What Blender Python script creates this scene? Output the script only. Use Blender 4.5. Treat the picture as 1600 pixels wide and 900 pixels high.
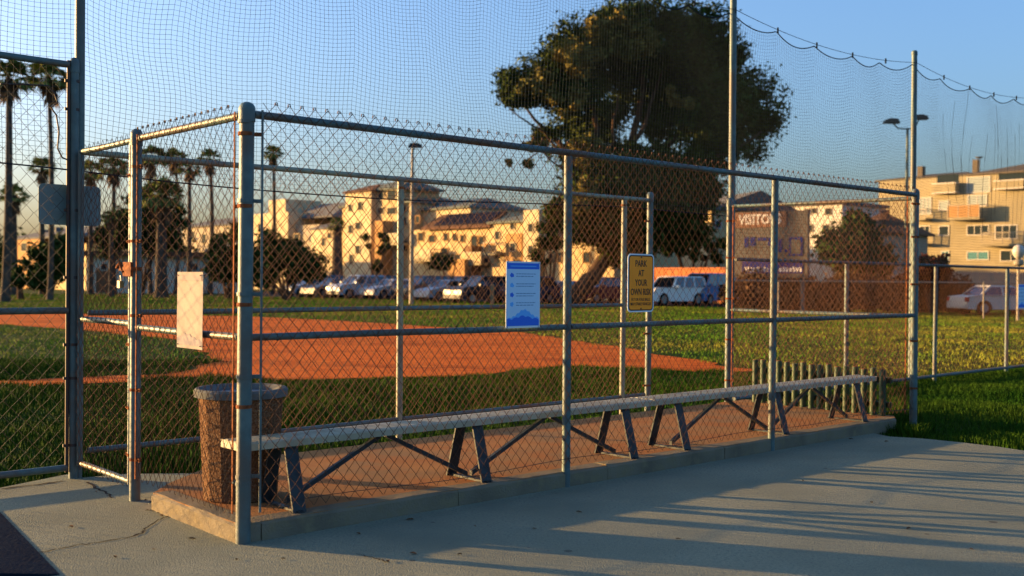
import bpy, math, random
import numpy as np
from mathutils import Matrix, Vector
random.seed(7); RNG = np.random.default_rng(7)
for o in list(bpy.data.objects): bpy.data.objects.remove(o)
scene = bpy.context.scene
COL = scene.collection
PI = math.pi
def R(d): return math.radians(d)

# ------------------------------------------------------------------ camera
F, CH, PITCH, ROLL = 1668.0, 1.5223, 0.0089, 0.0091      # focal in px of a 1600 px frame
cam_d = bpy.data.cameras.new('camera'); cam = bpy.data.objects.new('camera', cam_d); COL.objects.link(cam)
cam_d.sensor_width = 36; cam_d.lens = 36 * F / 1600; cam_d.clip_start = .05; cam_d.clip_end = 6000
cam.matrix_world = Matrix.Translation((0, 0, CH)) @ Matrix.Rotation(PI/2 - PITCH, 4, 'X') @ Matrix.Rotation(ROLL, 4, 'Z')
cam_d.dof.use_dof = True; cam_d.dof.focus_distance = 8.3; cam_d.dof.aperture_fstop = 2.0
scene.camera = cam
scene.render.resolution_x, scene.render.resolution_y = 1024, 576

# ------------------------------------------------------------------ sky, sun, exposure
SUN_AZ = math.atan2(-.955, .295)          # towards the sun, from +Y clockwise
SUN_EL = R(6.0)
world = bpy.data.worlds.new('World'); scene.world = world; world.use_nodes = True
wn = world.node_tree.nodes; wl = world.node_tree.links; wn.clear()
sky = wn.new('ShaderNodeTexSky'); sky.sky_type = 'NISHITA'; sky.sun_disc = False
sky.sun_elevation = SUN_EL; sky.sun_rotation = SUN_AZ % (2*PI)
sky.altitude = 0; sky.air_density = 1.0; sky.dust_density = 4.0; sky.ozone_density = 3.0
bg = wn.new('ShaderNodeBackground'); bg.inputs['Strength'].default_value = .125
wo = wn.new('ShaderNodeOutputWorld')
hs_ = wn.new('ShaderNodeHueSaturation'); hs_.inputs['Saturation'].default_value = 1.0; wl.new(sky.outputs['Color'], hs_.inputs['Color'])
tn = wn.new('ShaderNodeMix'); tn.data_type = 'RGBA'; tn.blend_type = 'MULTIPLY'; tn.inputs[0].default_value = 1; tn.inputs[7].default_value = (1.0, 1.04, 1.20, 1)
wl.new(hs_.outputs[0], tn.inputs[6]); wl.new(tn.outputs[2], bg.inputs['Color']); wl.new(bg.outputs[0], wo.inputs[0])
sun_d = bpy.data.lights.new('sun', 'SUN'); sun_d.energy = 5.0; sun_d.angle = R(.5); sun_d.color = (1, .58, .22)
sun = bpy.data.objects.new('sun', sun_d); COL.objects.link(sun)
SUNV = Vector((math.sin(SUN_AZ)*math.cos(SUN_EL), math.cos(SUN_AZ)*math.cos(SUN_EL), math.sin(SUN_EL)))
sun.rotation_euler = SUNV.to_track_quat('Z', 'Y').to_euler(); sun.location = SUNV * 60
scene.view_settings.view_transform = 'Standard'; scene.view_settings.look = 'None'
scene.view_settings.exposure = 1.98; scene.view_settings.gamma = 1

# ------------------------------------------------------------------ pixel helpers (1600x900 photograph)
def ray(px, py):
    dx, dy = px - 800, py - 450; c, s = math.cos(ROLL), math.sin(ROLL)
    X = dx*c + dy*s; Y = -dx*s + dy*c
    c, s = math.cos(PITCH), math.sin(PITCH)
    a, b = X/F, -Y/F
    return Vector((a, c + b*s, -s + b*c))
def G(px, py, z=0.0):
    r = ray(px, py); t = (z - CH)/r.z; return Vector((r.x*t, r.y*t, z))
def at(px, py, d):
    r = ray(px, py); t = d/r.y; return Vector((r.x*t, d, CH + r.z*t))
ANG = .7351; P1 = Vector((-1.5209, 6.0748, 0))
U = Vector((math.cos(ANG), math.sin(ANG), 0)); V = Vector((-math.sin(ANG), math.cos(ANG), 0))
def W(u, v, z): return P1 + U*u + V*v + Vector((0, 0, z))
def onplane(px, py, p0, n):
    r = ray(px, py); o = Vector((0, 0, CH)); t = (p0 - o).dot(n)/r.dot(n); return o + r*t
def onv(px, py, v):
    p = onplane(px, py, W(0, v, 0), V); return (p - P1).dot(U), p.z
def onu(px, py, u):
    p = onplane(px, py, W(u, 0, 0), U); return (p - P1).dot(V), p.z

# ------------------------------------------------------------------ materials
ALB = .64            # the picture is exposed for a low, dim sun: surfaces sit at the dark end of their range
def mat(name, col, rough=.7, metal=0, col2=None, scale=8, bump=0, bscale=40, detail=6, lo=.4, hi=.62, spec=.3, stretch=None, trans=0, island=0, col3=None, scale3=.7):
    kk = 1.0 if name.startswith(('sign_', 'print_', 'scoreboard', 'paint_')) else ALB
    col, col2, col3 = [tuple(x*kk for x in c) if c else c for c in (col, col2, col3)]
    if rough >= .75 or 'leaf' in name or 'grass' in name: spec = min(spec, .04)
    m = bpy.data.materials.new(name); m.use_nodes = True
    n = m.node_tree.nodes; l = m.node_tree.links; b = n['Principled BSDF']
    b.inputs['Base Color'].default_value = (*col, 1); b.inputs['Roughness'].default_value = rough
    b.inputs['Metallic'].default_value = metal; b.inputs['Specular IOR Level'].default_value = spec
    if trans: b.inputs['Transmission Weight'].default_value = trans
    geo = n.new('ShaderNodeNewGeometry'); vec = geo.outputs['Position']
    if stretch:
        mp = n.new('ShaderNodeMapping'); mp.inputs['Scale'].default_value = stretch; l.new(vec, mp.inputs[0]); vec = mp.outputs[0]
    cs = None
    def blend(prev, colr, sc, lo, hi, det):
        t = n.new('ShaderNodeTexNoise'); t.inputs['Scale'].default_value = sc; t.inputs['Detail'].default_value = det; l.new(vec, t.inputs['Vector'])
        r = n.new('ShaderNodeMapRange'); r.inputs[1].default_value = lo; r.inputs[2].default_value = hi; l.new(t.outputs[0], r.inputs[0])
        x = n.new('ShaderNodeMix'); x.data_type = 'RGBA'; l.new(r.outputs[0], x.inputs[0])
        if prev is None: x.inputs[6].default_value = (*col, 1)
        else: l.new(prev, x.inputs[6])
        x.inputs[7].default_value = (*colr, 1); return x.outputs[2]
    if col2: cs = blend(None, col2, scale, lo, hi, detail)
    if col3: cs = blend(cs, col3, scale3, .45, .65, 5)
    if island:
        hs = n.new('ShaderNodeHueSaturation'); mr = n.new('ShaderNodeMapRange'); l.new(geo.outputs['Random Per Island'], mr.inputs[0])
        mr.inputs[3].default_value = 1 - island; mr.inputs[4].default_value = 1 + island; l.new(mr.outputs[0], hs.inputs['Value'])
        if cs is None: hs.inputs['Color'].default_value = (*col, 1)
        else: l.new(cs, hs.inputs['Color'])
        cs = hs.outputs[0]
    if cs is not None: l.new(cs, b.inputs['Base Color'])
    if bump:
        t = n.new('ShaderNodeTexNoise'); t.inputs['Scale'].default_value = bscale; t.inputs['Detail'].default_value = 8; l.new(vec, t.inputs['Vector'])
        u = n.new('ShaderNodeBump'); u.inputs['Strength'].default_value = bump; u.inputs['Distance'].default_value = .02
        l.new(t.outputs[0], u.inputs['Height']); l.new(u.outputs[0], b.inputs['Normal'])
    return m
M = {}
M['post'] = mat('painted_steel', (.125, .215, .21), .5, .0, (.09, .16, .16), 14, .12, 60, spec=.35, col3=(.125, .13, .11), scale3=3)
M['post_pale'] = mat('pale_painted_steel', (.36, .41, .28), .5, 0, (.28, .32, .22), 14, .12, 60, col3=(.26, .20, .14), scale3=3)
M['rail'] = mat('rail_steel', (.115, .205, .20), .5, .0, (.09, .155, .155), 20, .12, 60, col3=(.17, .11, .07), scale3=2.2)
M['wire'] = mat('rusty_wire', (.115, .058, .036), .7, .1, (.18, .08, .04), 9, spec=.15)
M['wire_grey'] = mat('weathered_wire', (.04, .038, .036), .7, .1, (.07, .045, .03), 9)
M['rust'] = mat('rusted_band', (.36, .13, .05), .8, .1, (.20, .07, .03), 30, .2, 80)
M['dark_metal'] = mat('dark_metal', (.06, .06, .06), .6, .3, (.13, .07, .04), 20)
M['net'] = mat('net_twine', (.035, .05, .06), .8)
M['rope'] = mat('rope', (.02, .03, .04), .8)
M['concrete'] = mat('pavement_concrete', (.375, .39, .27), .9, 0, (.265, .28, .195), 1.1, .6, 110, 9, .36, .68, col3=(.24, .265, .195), scale3=55)
M['kerb'] = mat('kerb_concrete', (.29, .25, .17), .9, 0, (.21, .18, .125), 3, .4, 70, col3=(.30, .25, .15), scale3=12)
M['slab'] = mat('dusty_slab', (.48, .235, .085), .9, 0, (.36, .21, .095), 1.6, .35, 90, col3=(.46, .19, .065), scale3=3)
M['dirt'] = mat('infield_clay', (.80, .155, .017), .95, 0, (.47, .082, .011), .38, 1.0, 16, 10, .44, .62, stretch=(.45, 2.2, 1), col3=(.92, .23, .034), scale3=3.5)
M['lawn'] = mat('lawn_soil', (.024, .06, .005), .95, 0, (.08, .09, .012), .35, .9, 18, 8, .45, .68, col3=(.02, .055, .005), scale3=1.5)
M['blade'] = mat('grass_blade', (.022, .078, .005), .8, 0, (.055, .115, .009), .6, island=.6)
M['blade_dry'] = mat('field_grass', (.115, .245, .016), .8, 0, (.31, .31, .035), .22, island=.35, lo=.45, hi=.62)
M['asphalt'] = mat('asphalt', (.05, .05, .052), .9, 0, (.07, .068, .065), 3, .3, 60)
M['aluminium'] = mat('bench_aluminium', (.56, .53, .36), .55, .0, (.45, .41, .27), 6, .1, 60, stretch=(1, 1, 1))
M['bench_leg'] = mat('bench_leg_steel', (.040, .058, .064), .55, .2, (.025, .032, .035), 15)
M['bin'] = mat('bin_brown', (.23, .11, .05), .85, 0, (.12, .055, .025), 55, .8, 90, col3=(.30, .19, .11), scale3=90)
M['bin_rim'] = mat('bin_rim_grey', (.21, .22, .21), .8, 0, (.15, .16, .15), 10)
M['liner'] = mat('bin_liner', (.03, .04, .06), .35)
M['green_paint'] = mat('green_paint', (.036, .082, .028), .6, 0, (.026, .058, .02), 12, .15, 50)
M['yellow'] = mat('sign_yellow', (1.0, .30, .006), .5, 0, (.95, .275, .005), 8)
M['white_plate'] = mat('sign_white', (.62, .70, .72), .45)
M['black'] = mat('sign_black', (.012, .012, .012), .6)
M['paper'] = mat('faded_paper', (.50, .45, .38), .8, 0, (.45, .39, .33), 10)
M['paper_pink'] = mat('faded_print_pink', (.48, .40, .36), .8)
M['paper_grey'] = mat('faded_print_grey', (.34, .31, .33), .8, 0, (.46, .41, .38), 30)
M['sign_blue'] = mat('print_blue', (.02, .13, .62), .5)
M['sign_sky'] = mat('print_sky_blue', (.10, .38, .80), .5)
M['sign_pale'] = mat('print_pale_blue', (.42, .62, .78), .5)
M['sign_text'] = mat('print_text', (.10, .22, .38), .5)
M['plate_back'] = mat('plate_back', (.20, .33, .33), .6, .0, (.17, .27, .27), 10)
M['brass'] = mat('padlock_brass', (.34, .26, .11), .55, .3)
M['chrome'] = mat('shackle_steel', (.3, .3, .3), .5, .4)
M['navy'] = mat('navy_corner_dark', (.006, .018, .034), .95, 0, (.010, .024, .04), 3, .2, 50, col3=(.014, .03, .045), scale3=14, spec=.04)  # dark tone of the wedge added in the near corner
M['leaf'] = mat('tree_leaf', (.052, .085, .015), .8, 0, (.085, .105, .021), .5, island=.5)
M['leaf_painted_sun'] = mat('tree_leaf_painted_sun', (.26, .20, .05), .8, 0, (.16, .15, .036), .5, island=.4)  # leaf tone with golden sunlight painted into it
M['leaf_dark'] = mat('shrub_leaf', (.045, .085, .018), .8, island=.5)
M['leaf_red'] = mat('red_shrub_leaf', (.055, .014, .012), .6, island=.5)
M['hedge'] = mat('brown_hedge_leaf', (.14, .075, .035), .75, 0, (.09, .06, .03), .6, island=.45)
M['twig'] = mat('hedge_twig', (.10, .05, .025), .9)
M['bark'] = mat('bark', (.16, .10, .06), .95, 0, (.10, .06, .035), 3, .8, 12)
M['palm_trunk'] = mat('palm_trunk', (.13, .11, .085), .95, 0, (.09, .07, .05), 3, .7, 10)
M['palm_leaf'] = mat('palm_leaf', (.24, .28, .065), .8, island=.45)
M['palm_dead'] = mat('palm_dead_leaf', (.16, .10, .05), .8, island=.4)
def wallmat(name, c, k=.85): return mat(name, c, .85, 0, tuple(x*k for x in c), .6, .2, 20)
M['cream'] = wallmat('cream_stucco', (.74, .56, .29))
M['pale'] = wallmat('pale_stucco', (.76, .62, .37))
M['ochre'] = wallmat('ochre_stucco', (.58, .33, .13))
M['sand'] = wallmat('sand_stucco', (.54, .46, .33))
M['brownwall'] = wallmat('brown_shade_and_door', (.30, .17, .09))  # door brown; on the added bays it paints shaded wall
M['whitewall'] = wallmat('white_wall', (.88, .92, .74))
M['siding'] = wallmat('tan_siding', (.47, .40, .235))
M['trim'] = mat('white_trim', (.78, .72, .60), .6)
M['rooftile'] = mat('roof_brown', (.20, .11, .07), .9, 0, (.14, .08, .05), 2, .5, 12)
M['roofgrey_brown'] = mat('roof_grey_brown', (.20, .165, .12), .9, 0, (.15, .125, .09), 2, .5, 12)
M['roofgrey'] = mat('roof_grey', (.20, .20, .19), .9, 0, (.15, .15, .14), 2, .5, 12)
M['roofgreen'] = mat('roof_greenish', (.20, .23, .19), .9, 0, (.16, .18, .15), 2)
M['solar'] = mat('dark_solar_panel', (.010, .012, .03), .7, spec=.05)
M['pane'] = mat('window_glass', (.03, .045, .05), .8, spec=.03)
M['pane_teal'] = mat('window_curtain', (.08, .28, .30), .4)
M['pane_pale'] = mat('window_blind', (.36, .42, .38), .5)
M['railing'] = mat('balcony_railing', (.52, .44, .30), .7)
M['orange'] = wallmat('orange_wall', (.62, .22, .09))
M['wood'] = mat('bollard_wood', (.50, .33, .17), .9, 0, (.38, .24, .12), 8, .4, 30)
M['pole_green'] = mat('lamp_pole_green', (.12, .17, .15), .6, .1)
M['pole_tan'] = mat('lamp_pole_tan', (.42, .36, .25), .6)
M['lamp_head'] = mat('lamp_head_dark', (.05, .06, .06), .5)
M['globe'] = mat('lamp_globe', (.75, .70, .60), .3)
M['score'] = mat('scoreboard_panel', (.11, .10, .085), .8, 0, (.08, .07, .06), 2)
M['score_head'] = mat('scoreboard_header', (.20, .105, .065), .8)
M['score_white'] = mat('scoreboard_letter', (.55, .50, .44), .8)
M['score_blue'] = mat('scoreboard_blue', (.018, .024, .12), .8)
M['tyre'] = mat('tyre', (.015, .015, .015), .9)
M['rim'] = mat('wheel_rim', (.35, .35, .35), .35, .7)
M['glass_car'] = mat('car_glass', (.015, .02, .025), .08, spec=.7)
M['headlight'] = mat('headlight', (.5, .5, .48), .5, spec=.15)
M['taillight'] = mat('taillight', (.45, .02, .015), .3)
M['dry_leaf'] = mat('dry_leaf', (.14, .07, .03), .8)
M['crack'] = mat('crack_dark', (.05, .043, .037), .95)
def paint(name, c): return mat(name, c, .42, .0, spec=.3)

# ------------------------------------------------------------------ mesh builder
class MB:
    def __init__(s): s.v = []; s.f = []
    def add(s, vs, fs):
        k = len(s.v); s.v.extend([tuple(p) for p in vs]); s.f.extend([tuple(i + k for i in f) for f in fs]); return s
    def box(s, x0, x1, y0, y1, z0, z1, fr=None):
        vs = [(x, y, z) for z in (z0, z1) for y in (y0, y1) for x in (x0, x1)]
        if fr: vs = [fr(*p) for p in vs]
        return s.add(vs, [(0, 2, 3, 1), (4, 5, 7, 6), (0, 1, 5, 4), (2, 6, 7, 3), (0, 4, 6, 2), (1, 3, 7, 5)])
    def tube(s, pts, r, n=10, cap=True):
        pts = [Vector(p) for p in pts]; m = len(pts); rs = r if isinstance(r, (list, tuple)) else [r]*m
        vs = []; prev = None
        for i, p in enumerate(pts):
            t = (pts[min(i+1, m-1)] - pts[max(i-1, 0)]).normalized()
            if prev is None:
                a = Vector((0, 0, 1)) if abs(t.z) < .9 else Vector((1, 0, 0)); prev = t.cross(a).normalized()
            x = (prev - t*prev.dot(t)).normalized(); y = t.cross(x); prev = x
            for k in range(n):
                an = 2*PI*k/n; vs.append(p + (x*math.cos(an) + y*math.sin(an))*rs[i])
        fs = [(i*n+k, i*n+(k+1) % n, (i+1)*n+(k+1) % n, (i+1)*n+k) for i in range(m-1) for k in range(n)]
        if cap: fs += [tuple(range(n))[::-1], tuple((m-1)*n + k for k in range(n))]
        return s.add(vs, fs)
    def lathe(s, prof, c=(0, 0, 0), n=24, cap=True, fn=None):
        vs = []; m = len(prof)
        for (r, z) in prof:
            for k in range(n):
                a = 2*PI*k/n; rr = fn(r, a, z) if fn else r
                vs.append((c[0] + rr*math.cos(a), c[1] + rr*math.sin(a), c[2] + z))
        fs = [(i*n+k, i*n+(k+1) % n, (i+1)*n+(k+1) % n, (i+1)*n+k) for i in range(m-1) for k in range(n)]
        if cap: fs += [tuple(range(n))[::-1], tuple((m-1)*n + k for k in range(n))]
        return s.add(vs, fs)
    def prism(s, poly, t0, t1, fr):        # poly of (a, b); fr(a, b, t) -> point
        n = len(poly); vs = [fr(a, b, t0) for a, b in poly] + [fr(a, b, t1) for a, b in poly]
        return s.add(vs, [tuple(range(n))[::-1], tuple(range(n, 2*n))] + [(i, (i+1) % n, n+(i+1) % n, n+i) for i in range(n)])
    def build(s, name, m, parent=None, smooth=False, local=False):
        return mkobj(name, s.v, s.f, m, parent, smooth, local)
def mkobj(name, v, f, m, parent=None, smooth=False, local=False, fix=True):
    me = bpy.data.meshes.new(name); me.from_pydata(v, [], f)
    if fix and len(f) < 4000:
        import bmesh
        b = bmesh.new(); b.from_mesh(me); bmesh.ops.recalc_face_normals(b, faces=b.faces); b.to_mesh(me); b.free()
    me.materials.append(M[m] if isinstance(m, str) else m)
    if smooth:
        me.shade_smooth()
        try: me.set_sharp_from_angle(angle=R(40))
        except Exception: pass
    o = bpy.data.objects.new(name, me); COL.objects.link(o)
    if parent:
        o.parent = parent
        if not local: o.matrix_parent_inverse = parent.matrix_basis.inverted()
    return o
def tag(o, label=None, cat=None, group=None, kind=None):
    if label: o['label'] = label
    if cat: o['category'] = cat
    if group: o['group'] = group
    if kind: o['kind'] = kind
    return o
def thing(name, loc, label, cat, group=None, rz=0):
    o = bpy.data.objects.new(name, None); COL.objects.link(o); o.empty_display_size = .2
    o.location = loc; o.rotation_euler = (0, 0, rz); return tag(o, label, cat, group)
def copy_tree(o, parent=None):
    c = o.copy(); COL.objects.link(c); c.parent = parent
    for ch in list(o.children): copy_tree(ch, c)
    return c
def text(name, body, size, m, parent, mtx, sx=1.0, extrude=.0006, bold=0.0, align='CENTER'):
    cu = bpy.data.curves.new('t', 'FONT'); cu.body = body; cu.size = size; cu.align_x = align; cu.align_y = 'CENTER'
    cu.extrude = extrude; cu.offset = bold; cu.resolution_u = 2
    to = bpy.data.objects.new('t', cu); COL.objects.link(to)
    dg = bpy.context.evaluated_depsgraph_get(); me = bpy.data.meshes.new_from_object(to.evaluated_get(dg))
    bpy.data.objects.remove(to); bpy.data.curves.remove(cu)
    me.transform(mtx @ Matrix.Diagonal((sx, 1, 1, 1))); me.materials.clear(); me.materials.append(M[m]); me.name = name
    o = bpy.data.objects.new(name, me); COL.objects.link(o); o.parent = parent
    o.matrix_parent_inverse = parent.matrix_basis.inverted(); return o
def in_poly(x, y, poly):
    c = np.zeros(len(x), bool); n = len(poly)
    for i in range(n):
        x1, y1 = poly[i]; x2, y2 = poly[(i+1) % n]
        if y1 == y2: continue
        c ^= ((y1 > y) != (y2 > y)) & (x < (x2-x1)*(y-y1)/(y2-y1) + x1)
    return c

# ================================================================== SETTING
def sheet(name, poly, z, m, kind='structure'):
    o = mkobj(name, [(p[0], p[1], z) for p in poly], [tuple(range(len(poly)))], m); return tag(o, kind=kind)
gs = 3000
tag(mkobj('ground', [(-gs, -60, -.045), (gs, -60, -.045), (gs, gs, -.045), (-gs, gs, -.045)], [(0, 1, 2, 3)], 'lawn'), kind='structure')
def jag(poly, step=.35, amp=.09, seed=1):
    rr = random.Random(seed); out = []
    for i in range(len(poly)):
        a = Vector(poly[i][:2]); b = Vector(poly[(i+1) % len(poly)][:2]); L = (b-a).length; k = max(1, min(60, int(L/step)))
        for j in range(k):
            p = a.lerp(b, j/k); out.append((p.x + rr.uniform(-amp, amp), p.y + rr.uniform(-amp, amp)))
    return out
dpx = [(-260, 486), (0, 489), (100, 490), (220, 491), (400, 495), (560, 503), (700, 512), (800, 518), (880, 529), (980, 545), (1060, 559), (1130, 571), (1190, 580),
       (1100, 582), (1000, 577), (900, 573), (850, 574), (800, 580), (770, 586), (640, 590), (540, 592), (440, 596), (330, 588), (200, 597), (100, 601), (0, 606), (-260, 612),
       (-260, 601), (0, 595), (150, 589), (260, 583), (318, 573), (326, 562), (310, 545), (270, 530), (130, 516), (0, 507), (-260, 500)]
DIRT = jag([G(*p, -.04) for p in dpx], .4, .17, 3)
sheet('infield_dirt', DIRT, -.036, 'dirt'); DIRT = jag([G(*p, -.04) for p in dpx], .28, .30, 8)     # the turf edge frays over the clay
gp = lambda *p: G(*p, 0).to_2d()
PAVE = [(-9, .5), tuple(gp(-260, 782)), tuple(gp(0, 762)), tuple(gp(105, 741)), tuple(W(0, 2.56, 0)[:2]), tuple(W(.35, 2.5, 0)[:2]), tuple(W(.75, 2.2, 0)[:2]), tuple(W(1.2, 2.0, 0)[:2]),
        tuple(W(1.2, .3, 0)[:2]), tuple(W(7.0, .3, 0)[:2]), tuple(gp(1340, 672)), tuple(gp(1390, 682)), tuple(gp(1440, 685)), tuple(gp(1500, 691)), tuple(gp(1560, 698)), tuple(gp(1600, 704)), tuple(gp(1700, 716)), (9, 5.2), (9, .5), (9, -6), (-9, -6)]
pv = MB(); pv.prism(PAVE, -.10, 0, lambda a, b, t: (a, b, t)); tag(pv.build('pavement', 'concrete'), kind='structure')
pavement = bpy.data.objects['pavement']
def spots(m, sc, rad, dark):
    n = m.node_tree.nodes; l = m.node_tree.links; b = n['Principled BSDF']; src = b.inputs['Base Color'].links[0].from_socket
    g = n.new('ShaderNodeNewGeometry'); v = n.new('ShaderNodeTexVoronoi'); v.inputs['Scale'].default_value = sc; l.new(g.outputs['Position'], v.inputs['Vector'])
    sp = n.new('ShaderNodeSeparateColor'); l.new(v.outputs['Color'], sp.inputs[0]); mu = n.new('ShaderNodeMath'); mu.operation = 'MULTIPLY'; mu.inputs[1].default_value = rad; l.new(sp.outputs[0], mu.inputs[0])
    lt = n.new('ShaderNodeMath'); lt.operation = 'LESS_THAN'; l.new(v.outputs['Distance'], lt.inputs[0]); l.new(mu.outputs[0], lt.inputs[1])
    k = n.new('ShaderNodeMath'); k.operation = 'MULTIPLY'; k.inputs[1].default_value = .75; l.new(lt.outputs[0], k.inputs[0])
    x = n.new('ShaderNodeMix'); x.data_type = 'RGBA'; l.new(k.outputs[0], x.inputs[0]); l.new(src, x.inputs[6]); x.inputs[7].default_value = (*dark, 1); l.new(x.outputs[2], b.inputs['Base Color'])
spots(M['concrete'], 2.6, .075, (.06, .06, .05)); spots(M['concrete'], 9, .09, (.10, .10, .085))
SLAB_UV = [(-.02, .0), (7.42, .0), (7.62, .12), (7.66, 2.02), (1.15, 1.98), (.6, 1.75), (.2, 1.42), (-.02, 1.17)]
SLAB = [tuple(W(u, v, 0)[:2]) for u, v in SLAB_UV]
sl = MB(); sl.prism(SLAB, -.08, .108, lambda a, b, t: (a, b, t)); slab = tag(sl.build('dugout_slab', 'slab'), kind='structure')
def kerb_run(a0, a1, axis, seed):          # separate cast lengths of kerb with open joints
    rr = random.Random(seed); L = a1 - a0; n = max(1, round(L/1.5)); 
    for i in range(n):
        b0 = a0 + L*i/n + .003; b1 = a0 + L*(i+1)/n - .003; top = .112 + rr.uniform(-.002, .002); k = 8
        m = MB(); prof = [(-.016, -.05), (-.016 + rr.uniform(-.003, .003), .092), (.004, top), (.125, top), (.125, -.05)]
        vs = []
        for j in range(k+1):
            t = b0 + (b1-b0)*j/k
            for q, (off, z) in enumerate(prof):
                oo = off + (rr.uniform(-.004, .004) if q in (1, 2) else 0); zz = z + (rr.uniform(-.003, .003) if q in (1, 2) else 0)
                vs.append(W(t, oo, zz) if axis == 'u' else W(oo - .02, t, zz))
        n5 = 5; fs = [(j*n5+q, j*n5+(q+1) % n5, (j+1)*n5+(q+1) % n5, (j+1)*n5+q) for j in range(k) for q in range(n5)] + [tuple(range(n5)), tuple(k*n5+q for q in range(n5))]
        m.add(vs, fs); m.build('kerb_length', 'kerb', slab)
kerb_run(.108, 7.42, 'u', 3); kerb_run(-.016, 1.16, 'v', 4)
# cracks and stains that belong to the pavement
def ribbon(name, pxs, w, m, parent, z=.003, seed=0):
    rr = random.Random(seed); pts = []
    for i in range(len(pxs)-1):
        a, b = G(*pxs[i], z), G(*pxs[i+1], z)
        for j in range(6): 
            p = a.lerp(b, j/6); pts.append(p + Vector((rr.uniform(-.008, .008), rr.uniform(-.02, .02), 0)))
    vs = []; 
    for i, p in enumerate(pts):
        d = (pts[min(i+1, len(pts)-1)] - pts[max(i-1, 0)]); n = Vector((-d.y, d.x, 0)).normalized(); ww = w*rr.uniform(.4, 1.2)*(1 - .6*abs(i/len(pts)-.5))
        vs += [p + n*ww, p - n*ww]
    return mkobj(name, [tuple(v) for v in vs], [(2*i, 2*i+1, 2*i+3, 2*i+2) for i in range(len(pts)-1)], m, parent)
ribbon('crack', [(62, 863), (110, 853), (160, 846), (205, 838), (222, 832), (226, 826), (248, 812), (262, 806), (280, 800)], .009, 'crack', pavement, seed=1)
ribbon('crack', [(258, 803), (247, 800), (240, 796), (225, 797)], .007, 'crack', pavement, seed=2)
ribbon('crack', [(175, 778), (170, 772), (150, 762), (132, 752)], .012, 'crack', pavement, seed=3)
ribbon('crack', [(555, 866), (590, 872), (605, 878)], .006, 'crack', pavement, seed=5)
ribbon('crack', [(0, 764), (60, 757), (105, 750)], .018, 'crack', pavement, seed=6)
PARK_POLY = [tuple(G(*p, -.04)[:2]) for p in [(395, 462), (640, 467), (850, 473), (1000, 476), (1140, 479)]] + [(24, 92), (2, 100), (-30, 110)]
sheet('parking_lot', PARK_POLY, -.03, 'asphalt')

# ------------------------------------------------------------------ grass (uncountable)
def blades(name, zone, n, hmin, hmax, w, m, exclude, z=-.04, seed=0, lean=.5, keep=None):
    rg = np.random.default_rng(seed); xs = np.array([p[0] for p in zone]); ys = np.array([p[1] for p in zone])
    X = rg.uniform(xs.min(), xs.max(), n*3); Y = rg.uniform(ys.min(), ys.max(), n*3); k = in_poly(X, Y, zone)
    for e in exclude: k &= ~in_poly(X, Y, e)
    X, Y = X[k][:n], Y[k][:n]; n = len(X)
    a = rg.uniform(0, 2*PI, n); h = rg.uniform(hmin, hmax, n)*(.8 + .45*np.sin(X*1.3 + 1.7*np.sin(Y*.9))*np.cos(Y*1.1)); ww = w*rg.uniform(.6, 1.3, n)
    b = rg.uniform(0, 2*PI, n); ln = h*rg.uniform(0, lean, n)
    v = np.zeros((n, 3, 3)); dx, dy = np.cos(a)*ww, np.sin(a)*ww
    v[:, 0] = np.stack([X-dx, Y-dy, np.full(n, z)], 1); v[:, 1] = np.stack([X+dx, Y+dy, np.full(n, z)], 1)
    v[:, 2] = np.stack([X+np.cos(b)*ln, Y+np.sin(b)*ln, z+h], 1)
    me = bpy.data.meshes.new(name); me.vertices.add(3*n); me.vertices.foreach_set('co', v.ravel()); me.loops.add(3*n); me.loops.foreach_set('vertex_index', np.arange(3*n, dtype=np.int32))
    me.polygons.add(n); me.polygons.foreach_set('loop_start', np.arange(0, 3*n, 3, dtype=np.int32)); me.update(calc_edges=True); me.materials.append(M[m])
    o = bpy.data.objects.new(name, me); COL.objects.link(o); return tag(o, kind='stuff')
right_zone = [tuple(gp(1335, 668)), tuple(gp(1390, 680)), tuple(gp(1500, 689)), tuple(gp(1600, 701)), tuple(gp(1700, 713)), tuple(gp(1720, 560)), tuple(gp(1430, 586)), tuple(W(7.72, 2.4, 0)[:2]), tuple(W(7.68, .05, 0)[:2])]
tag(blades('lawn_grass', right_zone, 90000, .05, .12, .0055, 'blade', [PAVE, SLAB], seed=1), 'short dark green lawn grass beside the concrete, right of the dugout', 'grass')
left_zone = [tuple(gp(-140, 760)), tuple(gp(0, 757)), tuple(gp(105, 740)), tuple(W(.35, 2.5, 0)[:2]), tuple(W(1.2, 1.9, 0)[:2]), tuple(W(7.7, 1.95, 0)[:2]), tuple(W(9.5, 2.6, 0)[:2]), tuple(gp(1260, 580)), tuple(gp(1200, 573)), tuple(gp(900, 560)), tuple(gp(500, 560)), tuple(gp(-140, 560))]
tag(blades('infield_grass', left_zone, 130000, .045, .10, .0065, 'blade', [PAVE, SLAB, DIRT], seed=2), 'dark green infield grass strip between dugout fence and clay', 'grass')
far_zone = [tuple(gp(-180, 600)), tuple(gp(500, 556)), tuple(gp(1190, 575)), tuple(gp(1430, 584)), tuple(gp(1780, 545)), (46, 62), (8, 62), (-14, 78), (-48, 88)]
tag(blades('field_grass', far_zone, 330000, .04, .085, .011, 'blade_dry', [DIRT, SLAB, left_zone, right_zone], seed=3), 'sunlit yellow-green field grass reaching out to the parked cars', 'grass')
tuft_zone = [tuple(gp(1378, 672)), tuple(gp(1440, 684)), tuple(gp(1462, 668)), tuple(gp(1440, 645)), tuple(gp(1392, 640))]
tag(blades('grass_tuft', tuft_zone, 2600, .14, .34, .007, 'blade', [SLAB], seed=4, lean=.8), 'tall dark grass tuft hiding the foot of the fence corner post', 'grass')

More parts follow.
